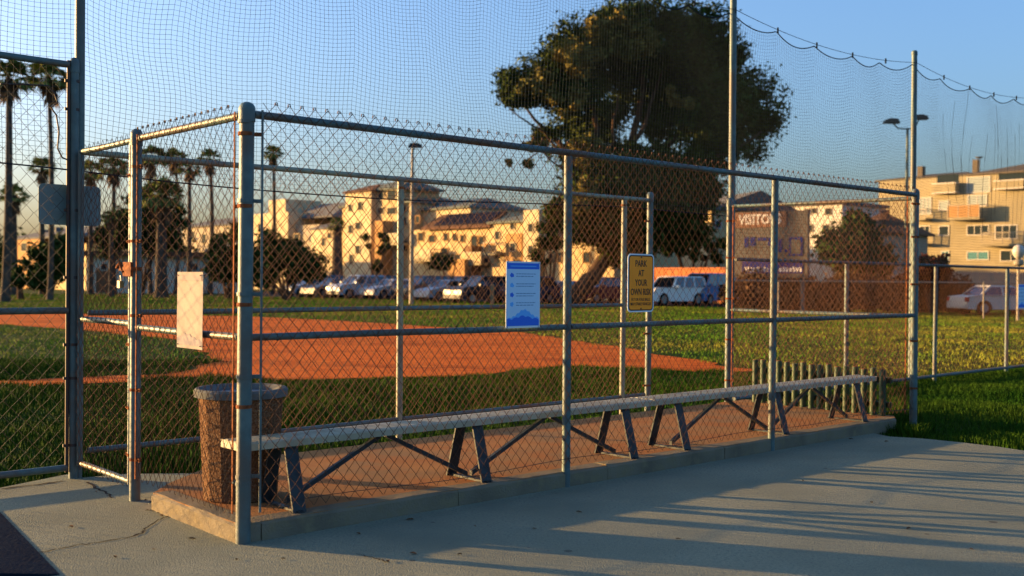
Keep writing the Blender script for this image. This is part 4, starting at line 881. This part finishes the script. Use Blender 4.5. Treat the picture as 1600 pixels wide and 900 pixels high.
for i in range(ns):
    f0, f1 = (i+.06)/ns, (i+.94)/ns; lo = lambda f: (xs0 + 1.6 + (xs1-xs0-2.2)*f)
    def sp(f, g): return vd.P(lo(f), -.42 + 2.0*g, zs0 + .05 + (zs1-zs0)*(.04 + .91*g))
    b = MB(); q = [sp(f0, .05), sp(f1, .05), sp(f1, .95), sp(f0, .95)]; b.add(q + [p + Z3*.06 for p in q], [(0, 3, 2, 1), (4, 5, 6, 7), (0, 1, 5, 4), (1, 2, 6, 5), (2, 3, 7, 6), (3, 0, 4, 7)]); b.build('solar_panel', 'solar', rfz)
for q in [(737, 369, 746, 388), (749, 370, 757, 382), (650, 338, 656, 348), (671, 368, 680, 378), (694, 365, 700, 376), (690, 388, 700, 396), (650, 392, 660, 408), (712, 398, 722, 412), (654, 364, 662, 376), (708, 366, 714, 376), (720, 368, 726, 378), (668, 396, 676, 412), (684, 402, 692, 418), (745, 402, 752, 418), (757, 404, 763, 418), (726, 388, 732, 396)]: vd.win(*q, 0, 'pane', 0, 'ochre', .07)
a_, za = vd.xz(658, 392); c_, _ = vd.xz(690, 392); vd.balcony(a_, c_, za - .8, 1.3, .9, solid='pale'); a_, za = vd.xz(735, 400); c_, _ = vd.xz(768, 400); vd.balcony(a_, c_, za - .6, 1.2, .9, solid='cream')
vd.wpx(726, 737, -1.1, 1.1, 384, m='brownwall', name='shade_bay'); vd.wpx(700, 726, -1.6, 1.6, 405, m='ochre', name='porch')  # brown bay put in to bring shade onto the facade
ve = Fac('house', 768, 91, DIR, 'plain ochre house standing left of the huge tree')
w, x0, x1, _, zt = ve.wpx(768, 845, 0, 9, 345, m='cream'); ve.wpx(818, 842, -.8, 5, 328, m='pale', name='tower'); ve.hip('roof', 'roofgreen', x0, x1, 0, 9, zt, 1.2, .3, 2.5); ve.wpx(790, 815, -.5, .5, 365, m='ochre', name='shade_bay')  # ochre bay put in to shade the front
for q in [(774, 362, 781, 374, 0), (798, 380, 806, 392, -.5), (826, 350, 833, 362, -.8), (775, 392, 783, 404, 0), (826, 384, 833, 396, -.8), (798, 348, 804, 358, 0), (812, 404, 820, 420, 0), (790, 402, 796, 412, 0), (836, 404, 842, 418, -.8)]: ve.win(*q[:4], q[4], 'pane', 0, 'pale', .07)
a_, za = ve.xz(770, 382); c_, _ = ve.xz(790, 382); ve.balcony(a_, c_, za - .7, 1.1, .85, solid='ochre')
vh = Fac('house', 845, 84, DIR, 'cream house half hidden behind the huge tree trunk')
w, x0, x1, _, zt = vh.wpx(852, 960, 1, 8, 372, m='cream'); vh.hip('roof', 'rooftile', x0, x1, 1, 9, zt, 1.3, .3, 2.5)
for q in [(858, 395, 864, 410), (872, 395, 878, 410), (912, 395, 922, 410), (940, 395, 950, 410)]: vh.win(*q, 1, 'pane', 0, 'ochre', .07)
vf = Fac('house', 400, 128, DIR, 'far cream house seen above the dark shrub, left of the villas')
w, x0, x1, _, zt = vf.wpx(395, 450, 0, 8, 333, m='pale'); vf.wpx(448, 500, 1, 8, 352, m='sand', name='wing'); vf.wpx(420, 446, 2, 5, 312, m='pale', name='upper_wall'); vf.hip('roof', 'roofgrey', vf.X(450, 2), vf.X(520, 2), 2, 9, vf.xz(470, 340, 2)[1], 1.8, .3, 2)
for q in [(404, 350, 410, 362), (425, 352, 432, 364), (460, 366, 468, 374), (410, 380, 420, 392), (440, 376, 448, 388)]: vf.win(*q, 0, 'pane', 0, 'cream', .09)
# ---- left: far houses, field house
fh = Fac('field_house', 136, 92, (.96, .28), 'long low white field house with a brown roof edge beyond the gate')
w, x0, x1, _, zt = fh.wpx(136, 372, 0, 7, 401, m='whitewall'); fh.box('roof', 'rooftile', x0 - .5, x1 + .5, -.6, 7.4, zt + .003, zt + .42)
for p in (158, 205, 300, 330): fh.win(p, 412, p + 9, 422, 0, 'pane', 0, 'whitewall', .06)
a_, z0 = fh.xz(150, 449); fh.box('door', 'brownwall', a_, a_ + 1.0, -.05, -.003, .06, 2.1)
lh = Fac('house', 20, 118, DIR, 'far ochre house behind the dark bush, under the metal plate')
w, x0, x1, _, zt = lh.wpx(12, 62, 0, 8, 372, m='ochre'); lh.wpx(60, 135, 1, 8, 382, m='cream', name='wing'); lh.hip('roof', 'roofgrey', x0, lh.X(125), .2, 8, zt, 1.2, .3, 2)
for q in [(18, 378, 24, 388), (34, 380, 42, 392), (96, 388, 104, 398), (40, 405, 48, 420)]: lh.win(*q, 0, 'pane', 0, 'cream', .09)
for px, py in ((30, 358), (52, 354), (86, 358)): x, z = lh.xz(px, py); lh.box('chimney', 'roofgrey', x, x + 1.0, 2, 2.8, zt, z)
lg = Fac('house', 290, 150, DIR, 'far sandy house between the palms above the field house')
w, x0, x1, _, zt = lg.wpx(285, 372, 0, 8, 352, m='sand'); lg.hip('roof', 'roofgrey', x0, x1, 0, 8, zt, 1.2, .3, 2)
for q in [(296, 362, 304, 374), (316, 366, 322, 380), (340, 364, 348, 376)]: lg.win(*q, 0, 'pane', 0, 'pale', .09)
# ---- behind the scoreboard
sg = Fac('house', 1130, 92, (.96, .28), 'house with a grey gable roof behind the scoreboard')
w, x0, x1, _, zt = sg.wpx(1112, 1240, 0, 8, 330, m='cream'); b = MB(); xm, zm = sg.xz(1186, 298, 0); b.prism([(x0 - .6, zt), (x1 + .6, zt), (xm, zm)], -.4, 8.4, lambda a, c, t: sg.P(a, t, c)); b.build('roof', 'roofgrey', sg.t)
for q in [(1118, 345, 1126, 356), (1228, 345, 1236, 356)]: sg.win(*q, 0, 'pane', 0, 'trim', .09)
sh = Fac('house', 1240, 104, DIR, 'low white house with small windows between scoreboard and dark tree')
w, x0, x1, _, zt = sh.wpx(1236, 1316, 0, 8, 321, m='trim'); sh.box('roof', 'roofgrey', x0 - .3, x1 + .3, -.3, 8.3, zt + .003, zt + .3)
for q in [(1258, 327, 1265, 334), (1269, 326, 1276, 333), (1290, 326, 1299, 335), (1262, 352, 1270, 362), (1286, 352, 1296, 362)]: sh.win(*q, 0, 'pane', 0, 'sand', .07)
si = Fac('house', 1316, 98, DIR, 'house with a brown sloping roof behind the dark rounded tree')
w, x0, x1, _, zt = si.wpx(1312, 1374, 0, 9, 362, m='sand'); si.hip('roof', 'rooftile', x0, x1, 0, 9, zt, 2.2, .5, 2.5)
for q in [(1356, 368, 1366, 378), (1340, 368, 1350, 378)]: si.win(*q, 0, 'pane', 0, 'trim', .07)
# orange wall
ow = thing('garden_wall', at(1075, 440, 74).to_2d().to_3d(), 'bright orange low wall behind the white pickup', 'wall')
pa, pb = at(1010, 440, 77), at(1140, 440, 71); dv = (pb-pa).to_2d().to_3d(); L = dv.length; dv.normalize(); nv = Vector((-dv.y, dv.x, 0)); zt = at(1075, 421, 74).z
n = 9
for i in range(n):
    b = MB(); b.box(L*i/n + .02, L*(i+1)/n - .02, 0, .25, -.1, zt + .02*math.sin(i*2), lambda x, y, z: Vector((pa.x, pa.y, 0)) + dv*x + nv*y + Z3*z); b.build('wall_panel', 'orange', ow)
b = MB(); b.box(-.05, L + .05, -.04, .29, zt + .025, zt + .13, lambda x, y, z: Vector((pa.x, pa.y, 0)) + dv*x + nv*y + Z3*z); b.build('coping', 'orange', ow)

# ================================================================== SCOREBOARD
sbf = Fac('scoreboard', 1147, 53, (.80, -.60), 'weathered scoreboard with a VISITORS header and blue panels behind the dugout'); sb = sbf.t; sb['category'] = 'scoreboard'
sbx, sbn = sbf.x, -sbf.y; SW = sbf.X(1262)
FSB = lambda x, y, z: sbf.P(x, -y, z)
zpx = lambda py: sbf.xz(1205, py)[1]
xpx = lambda px: sbf.X(px)
b = MB(); b.box(0, SW, -.25, 0, zpx(434), zpx(330), FSB); b.build('board', 'score', sb)
b = MB(); b.box(.02, xpx(1228), .003, .04, zpx(355), zpx(331), FSB); hd = b.build('header_panel', 'score_head', sb)
msb = lambda x, z, y: sign_frame(FSB(x, y, z), sbx, Z3, sbn)
text('lettering', 'VISITORS', zpx(334) - zpx(352) + .12, 'score_white', sb, msb((xpx(1151) + xpx(1224))/2, (zpx(334)+zpx(352))/2, .048), .80, .004, .018)
def sbr(name, m, px0, py0, px1, py1, y0, y1): b = MB(); b.box(xpx(px0), xpx(px1), y0, y1, zpx(py1), zpx(py0), FSB); return b.build(name, m, sb)
for r_ in [(1163, 370, 1169, 386), (1172, 370, 1180, 384), (1184, 371, 1198, 376), (1200, 371, 1206, 384), (1216, 374, 1222, 394), (1226, 390, 1232, 394)]: sbr('digit_panel', 'score_blue', *r_, .003, .02)
fr_ = sbr('display_frame', 'score_blue', 1233, 371, 1254, 400, .003, .03); sbr('display_face', 'score', 1236, 375, 1251, 397, .031, .04)
sp_ = sbr('sponsor_panel', 'score_blue', 1160, 408, 1255, 427, .003, .03)
rr = random.Random(4)
for seg in ((1164, 1200), (1218, 1252)):
    x = seg[0]
    while x < seg[1]: w = rr.uniform(2.5, 4.2); sbr('letter_mark', 'score_white', x, 418 + rr.uniform(-1, 1), x + w, 424.5, .031, .036); x += w + 1.6
for x in (.4, SW - .4): b = MB(); b.tube([FSB(x, -.4, -.1), FSB(x, -.4, zpx(331))], .10, 8); b.build('leg', 'pole_green', sb)

# ================================================================== OUTFIELD FENCE (far, right)
of = thing('chain_link_fence', at(1400, 440, 47).to_2d().to_3d(), 'distant rusty outfield fence in front of the brown hedge and white sedan', 'fence')
q0, q1 = at(1135, 439, 46), at(1680, 441, 47); q0.z = q1.z = 0; od = (q1-q0); OL = od.length; od.normalize(); on = Vector((-od.y, od.x, 0)); OH = at(1400, 440.5, 46.5).z
b = MB(); b.tube([q0 + Z3*OH, q1 + Z3*OH], .03, 8); b.build('top_rail', 'pole_tan', of, True)
k = int(OL/3.0)
xo = at(1534, 440, 47).x - q0.x
for i in range(-4, 3):
    t = xo + i*3.05
    if 0 <= t <= OL: b = MB(); b.tube([q0 + od*t - Z3*.1, q0 + od*t + Z3*(OH + .05)], .035, 8); b.build('line_post', 'pole_tan', of, True)
chain('chain_link_mesh', of, (q0, od, on), 0, OL, .05, OH, r=.003, w=.17, h=.19, seed=9)
wf = thing('picket_fence', at(1540, 440, 62).to_2d().to_3d(), 'pale picket fence below the tan apartment block', 'fence')
for x in range(1488, 1606, 4):
    c = at(x, 440, 62); b = MB(); zt = at(x, 424 + (x-1488)*.01, 62).z; b.box(c.x - .05, c.x + .05, 62, 62.03, 0, zt); b.build('picket', 'sand', wf)
for zf in (.5, .92): 
    c0, c1 = at(1486, 440, 62), at(1606, 440, 62); b = MB(); zt = at(1540, 424, 62).z; b.box(c0.x, c1.x, 62.032, 62.07, zt*zf - .05, zt*zf + .05); b.build('fence_rail', 'sand', wf)

# ================================================================== LAMP POSTS, BOLLARDS
def lamp(px, py, d, heads, label, pm, r=.09):
    c = at(px, 440, d); zt = at(px, py, d).z; t = thing('lamp_post', (c.x, d, 0), label, 'lamp post')
    b = MB(); b.tube([(c.x, d, -.1), (c.x, d, zt*.5), (c.x, d, zt)], [r*1.3, r, r*.7], 10); b.build('pole', pm, t, True)
    for hx, hy in heads:
        h = at(hx, hy, d); s = 1 if hx > px else -1
        b = MB(); b.tube([(c.x, d, zt - .05), (c.x + (h.x-c.x)*.6, d, zt - .02), (h.x, d, h.z)], .04, 6); b.build('arm', pm, t, True)
        b = MB(); w = .42; b.prism([(-w, -.10), (w, -.10), (w*.85, .08), (w*.3, .16), (-w*.7, .14)], -.22, .22, lambda a, z, y: Vector((h.x + a*s, d + y, h.z + z))); b.build('lamp_head', 'lamp_head', t)
lamp(1415, 200, 58, [(1393, 190), (1437, 184)], 'double-headed floodlight post behind the dugout end post', 'pole_green')
lamp(643, 232, 62, [(649, 228)], 'slim single-headed light pole in front of the cream villas', 'pole_tan', .11)
gl = thing('lamp_post', at(1591, 440, 44).to_2d().to_3d(), 'short globe lamp in front of the tan apartment block', 'lamp post'); c = at(1591, 440, 44); zg = at(1591, 392, 44).z
b = MB(); b.tube([(c.x, 44, -.1), (c.x, 44, zg - .3)], .06, 8); b.build('pole', 'pole_tan', gl, True); b = MB(); b.lathe([(.08, -.32), (.16, -.26), (.24, -.1), (.25, .02), (.18, .18), (.05, .26)], (c.x, 44, zg), 14); b.build('globe', 'globe', gl, True)
b = MB(); b.lathe([(.10, -.62), (.2, -.56), (.2, -.42), (.08, -.33)], (c.x, 44, zg), 12); b.build('collar', 'pole_tan', gl, True)
for px, lab in ((769, 'sunlit square timber bollard before the black estate car'), (794, 'timber bollard between the black estate car and the blue notice'), (1100, 'timber bollard by the blue van')):
    g = G(px, 475, -.03); t = thing('bollard', g, lab, 'bollard', 'timber bollards along the parking lot'); b = MB(); b.box(g.x - .12, g.x + .12, g.y - .12, g.y + .12, -.1, 1.12); b.build('timber', 'wood', t)
    b = MB(); b.add([(g.x + sx*.12, g.y + sy*.12, 1.122) for sx, sy in ((-1, -1), (1, -1), (1, 1), (-1, 1))] + [(g.x, g.y, 1.2)], [(0, 1, 4), (1, 2, 4), (2, 3, 4), (3, 0, 4), (3, 2, 1, 0)]); b.build('chamfer', 'wood', t)

# ================================================================== CARS
def car(px, py_base, ang, kind, col, label, d=None):
    g = G(px, py_base, -.03) if d is None else Vector((at(px, py_base, d).x, d, -.03))
    t = thing('pickup_truck' if kind == 'pickup' else ('van' if kind == 'van' else 'car'), g, label, {'pickup': 'pickup', 'van': 'van'}.get(kind, 'car'), 'vehicles parked beyond the field', R(ang))
    pm = paint('paint_' + label[:12], tuple(x*.72 for x in col) if kind != 'pickup' else col)
    spec = {'sedan': (4.5, 1.78, .62, .92, 1.43, [(-2.25, .62), (-2.2, .88), (-1.55, .95), (.95, .95), (1.75, .84), (2.2, .70), (2.25, .5)], (-1.55, 1.0, -.95, .35)),
            'suv': (4.6, 1.88, .68, 1.05, 1.70, [(-2.3, .6), (-2.28, 1.05), (-2.0, 1.08), (1.0, 1.08), (2.0, 1.0), (2.28, .82), (2.3, .55)], (-2.2, 1.15, -1.75, .45)),
            'pickup': (5.3, 1.9, .72, 1.08, 1.78, [(-2.65, .62), (-2.65, 1.10), (-.6, 1.10), (1.2, 1.10), (2.4, 1.03), (2.63, .85), (2.65, .6)], (-2.5, .70, -2.35, .2)),
            'van': (4.9, 1.95, .7, 1.15, 2.0, [(-2.45, .55), (-2.45, 1.2), (-2.2, 1.2), (1.6, 1.2), (2.3, 1.0), (2.45, .7), (2.45, .5)], (-2.4, 1.9, -2.3, 1.1))}[kind]
    Lc, Wc, r_, belt, top, prof, (gx0, gx1, gt0, gt1) = spec; hw = Wc/2; sill = .28
    # body: side profile lofted across with tumblehome and wheel arches cut into the lower edge
    wx = (-Lc*.30, Lc*.31); rw = .34 if kind != 'pickup' else .39
    low = [(-Lc/2 + .02, sill + .12)]
    lo = []
    for c in wx: lo += [(c - rw*1.18, sill)] + [(c + rw*1.18*math.cos(a), sill + max(0, rw*1.12*math.sin(a) + .06)) for a in np.linspace(PI, 0, 9)] + [(c + rw*1.18, sill)]
    outline = [(-Lc/2 + .03, sill + .02)] + lo + [(Lc/2 - .03, sill + .02)] + prof[::-1]
    b = MB(); secs = [(-hw, .94), (-hw*.985, 1.0), (hw*.985, 1.0), (hw, .94)]
    n = len(outline); vs = []
    for (y, s) in ((-hw + .05, 0), (-hw, 1), (hw, 1), (hw - .05, 0)):
        for x, z in outline: vs.append((x*(.985 if s == 0 else 1), y, z if s or z < belt*.8 else z + .015))
    fs = [tuple(range(n)), tuple(range(3*n, 4*n))[::-1]]
    for q in range(3): fs += [(q*n+i, q*n+(i+1) % n, (q+1)*n+(i+1) % n, (q+1)*n+i) for i in range(n)]
    b.add(vs, fs); body = b.build('body', pm, t, False, True)
    zb = belt + (.02 if kind == 'sedan' else .03); b = MB(); i0, i1 = hw - .08, hw - .24
    def frus(x0, x1, t0, t1, z0, z1, y0, y1): return [(x0, -y0, z0), (x1, -y0, z0), (x1, y0, z0), (x0, y0, z0), (t0, -y1, z1), (t1, -y1, z1), (t1, y1, z1), (t0, y1, z1)]
    FSX = [(0, 3, 2, 1), (4, 5, 6, 7), (0, 1, 5, 4), (1, 2, 6, 5), (2, 3, 7, 6), (3, 0, 4, 7)]
    b.add(frus(gx0, gx1, gt0, gt1, zb - .06, top - .06, i0, i1), FSX); b.build('window_glass', 'glass_car', t, False, True)
    b = MB(); b.add(frus(gt0 - .06, gt1 + .06, gt0 + .1, gt1 - .15, top - .075, top, i1 + .03, i1 - .05), FSX); b.build('roof', pm, t, False, True)
    for s in (-1, 1):
        for f in (0, .36, .68, 1) if kind != 'sedan' else (0, .48, 1):
            xa_, xb_ = gx0 + (gx1-gx0)*f, gt0 + (gt1-gt0)*f; w = .05 if 0 < f < 1 else .07
            b = MB(); b.add([(xa_ - w, s*(i0 + .012), zb - .05), (xa_ + w, s*(i0 + .012), zb - .05), (xb_ + w, s*(i1 + .012), top - .07), (xb_ - w, s*(i1 + .012), top - .07), (xa_ - w, s*(i0 - .05), zb - .05), (xa_ + w, s*(i0 - .05), zb - .05), (xb_ + w, s*(i1 - .05), top - .07), (xb_ - w, s*(i1 - .05), top - .07)], FSX); b.build('pillar', pm, t, False, True)
    for c in wx:
        for s in (-1, 1):
            b = MB(); y0 = s*(hw - .20); y1 = s*(hw + .005); m = 18
            b.prism([(c + rw*math.cos(k*2*PI/m), rw + rw*math.sin(k*2*PI/m)) for k in range(m)], y0, y1, lambda x, z, y: (x, y, z)); wh = b.build('wheel', 'tyre', t, False, True)
            b = MB(); b.prism([(c + rw*.64*math.cos(k*2*PI/10), rw + rw*.64*math.sin(k*2*PI/10)) for k in range(10)], s*(hw - .02), s*(hw + .012), lambda x, z, y: (x, y, z)); ri = b.build('rim', 'rim', wh, False, True)
    for s in (-1, 1):
        b = MB(); b.box(Lc/2 - .22, Lc/2 - .02, s*(hw - .18) - .17, s*(hw - .18) + .17, belt*.66, belt*.80); b.build('headlight', 'headlight', t, False, True)
        b = MB(); b.box(-Lc/2 - .012, -Lc/2 + .12, s*(hw - .10) - .09, s*(hw - .10) + .09, belt*.70, belt*.93); b.build('taillight', 'taillight', t, False, True)
        b = MB(); b.box(gx1 - .35, gx1 - .15, s*(hw + .08) - .10, s*(hw + .08) + .10, belt + .02, belt + .17); b.build('mirror', pm, t, False, True)
    b = MB(); b.box(Lc/2 - .06, Lc/2 + .05, -hw*.92, hw*.92, .32, .52); b.build('bumper', 'black' if kind in ('pickup', 'suv') else pm, t, False, True); b = MB(); b.box(-Lc/2 - .05, -Lc/2 + .06, -hw*.92, hw*.92, .34, .54); b.build('bumper', 'black' if kind in ('pickup', 'suv') else pm, t, False, True)
    return t
car(486, 464, 222, 'sedan', (.45, .52, .58), 'pale silver-blue sedan beside the dark shrub')
car(519, 463, 226, 'sedan', (.06, .07, .08), 'black sedan between two pale cars', d=80)
car(562, 466, 220, 'suv', (.52, .58, .64), 'pale blue-white sport utility car left of the rear fence post')
car(612, 467, 224, 'sedan', (.60, .61, .60), 'white sedan half hidden behind the rear fence post')
car(664, 470, 222, 'suv', (.05, .06, .07), 'dark grey sport utility car right of the light pole', d=76)
car(700, 471, 222, 'sedan', (.42, .46, .48), 'silver sedan between the two dark cars')
car(754, 474, 218, 'suv', (.016, .017, .02), 'black estate car behind the timber bollard')
car(818, 474, 220, 'suv', (.03, .04, .07), 'dark navy car behind the blue notice')
car(872, 475, 150, 'sedan', (.30, .40, .46), 'grey-blue car beside the huge tree trunk with red tail light', d=72)
car(944, 473, 215, 'suv', (.20, .03, .035), 'dark red sport utility car right of the huge tree trunk')
car(1046, 480, 222, 'pickup', (.80, .76, .66), 'white pickup with a canopy in front of the orange wall', d=65)
car(1106, 481, 232, 'van', (.06, .20, .42), 'blue van parked behind the white pickup', d=68)
car(1150, 481, 240, 'van', (.05, .045, .045), 'dark van beside the blue van', d=73)
car(1562, 492, 8, 'sedan', (.62, .60, .50), 'white sedan parked behind the outfield fence and globe lamp', d=52)

for px, kind, col, lab in ((500, 'suv', (.10, .12, .15), 'dark blue-grey car in the second row behind the silver-blue sedan'), (542, 'sedan', (.35, .37, .40), 'grey sedan in the second row behind the pale sport utility car'), (590, 'suv', (.08, .09, .10), 'black car in the second row behind the white sedan'),
                           (636, 'sedan', (.50, .54, .58), 'silver car in the second row by the light pole'), (724, 'suv', (.04, .04, .05), 'black car in the second row behind the silver sedan'), (784, 'sedan', (.30, .33, .36), 'grey car in the second row behind the timber bollards'), (905, 'sedan', (.25, .05, .05), 'red car in the second row behind the huge tree trunk')):
    car(px, 460, 222, kind, col, lab, d=88 - (px - 500)*.03)
# ================================================================== dry leaves on the pavement
for i, (px, py) in enumerate([(111, 823), (240, 858), (300, 842), (370, 874), (442, 873), (560, 834), (646, 865), (718, 866), (835, 826), (1255, 751), (1362, 785), (606, 877), (180, 870), (1518, 858), (742, 822), (640, 812), (228, 781), (236, 785), (243, 779), (252, 806), (262, 801), (150, 768), (1385, 690), (1330, 686), (905, 800), (1060, 842), (1420, 826)]):
    g = G(px, py, .004); rr = random.Random(i); s = rr.uniform(.012, .028); a = rr.uniform(0, PI); ca, sa = math.cos(a), math.sin(a)
    pts = [(-1, 0, 0), (-.3, .45, .25), (.5, .4, .35), (1.1, 0, .1), (.4, -.45, .3), (-.4, -.4, .2), (0, 0, .05)]
    v = [(g.x + s*(x*ca - y*sa), g.y + s*(x*sa + y*ca), .004 + s*z) for x, y, z in pts]
    tag(mkobj('dry_leaf', v, [(6, i_, (i_+1) % 6) for i_ in range(6)], 'dry_leaf'), 'small curled dry leaf lying on the open concrete', 'leaf', 'dry leaves scattered on the pavement')
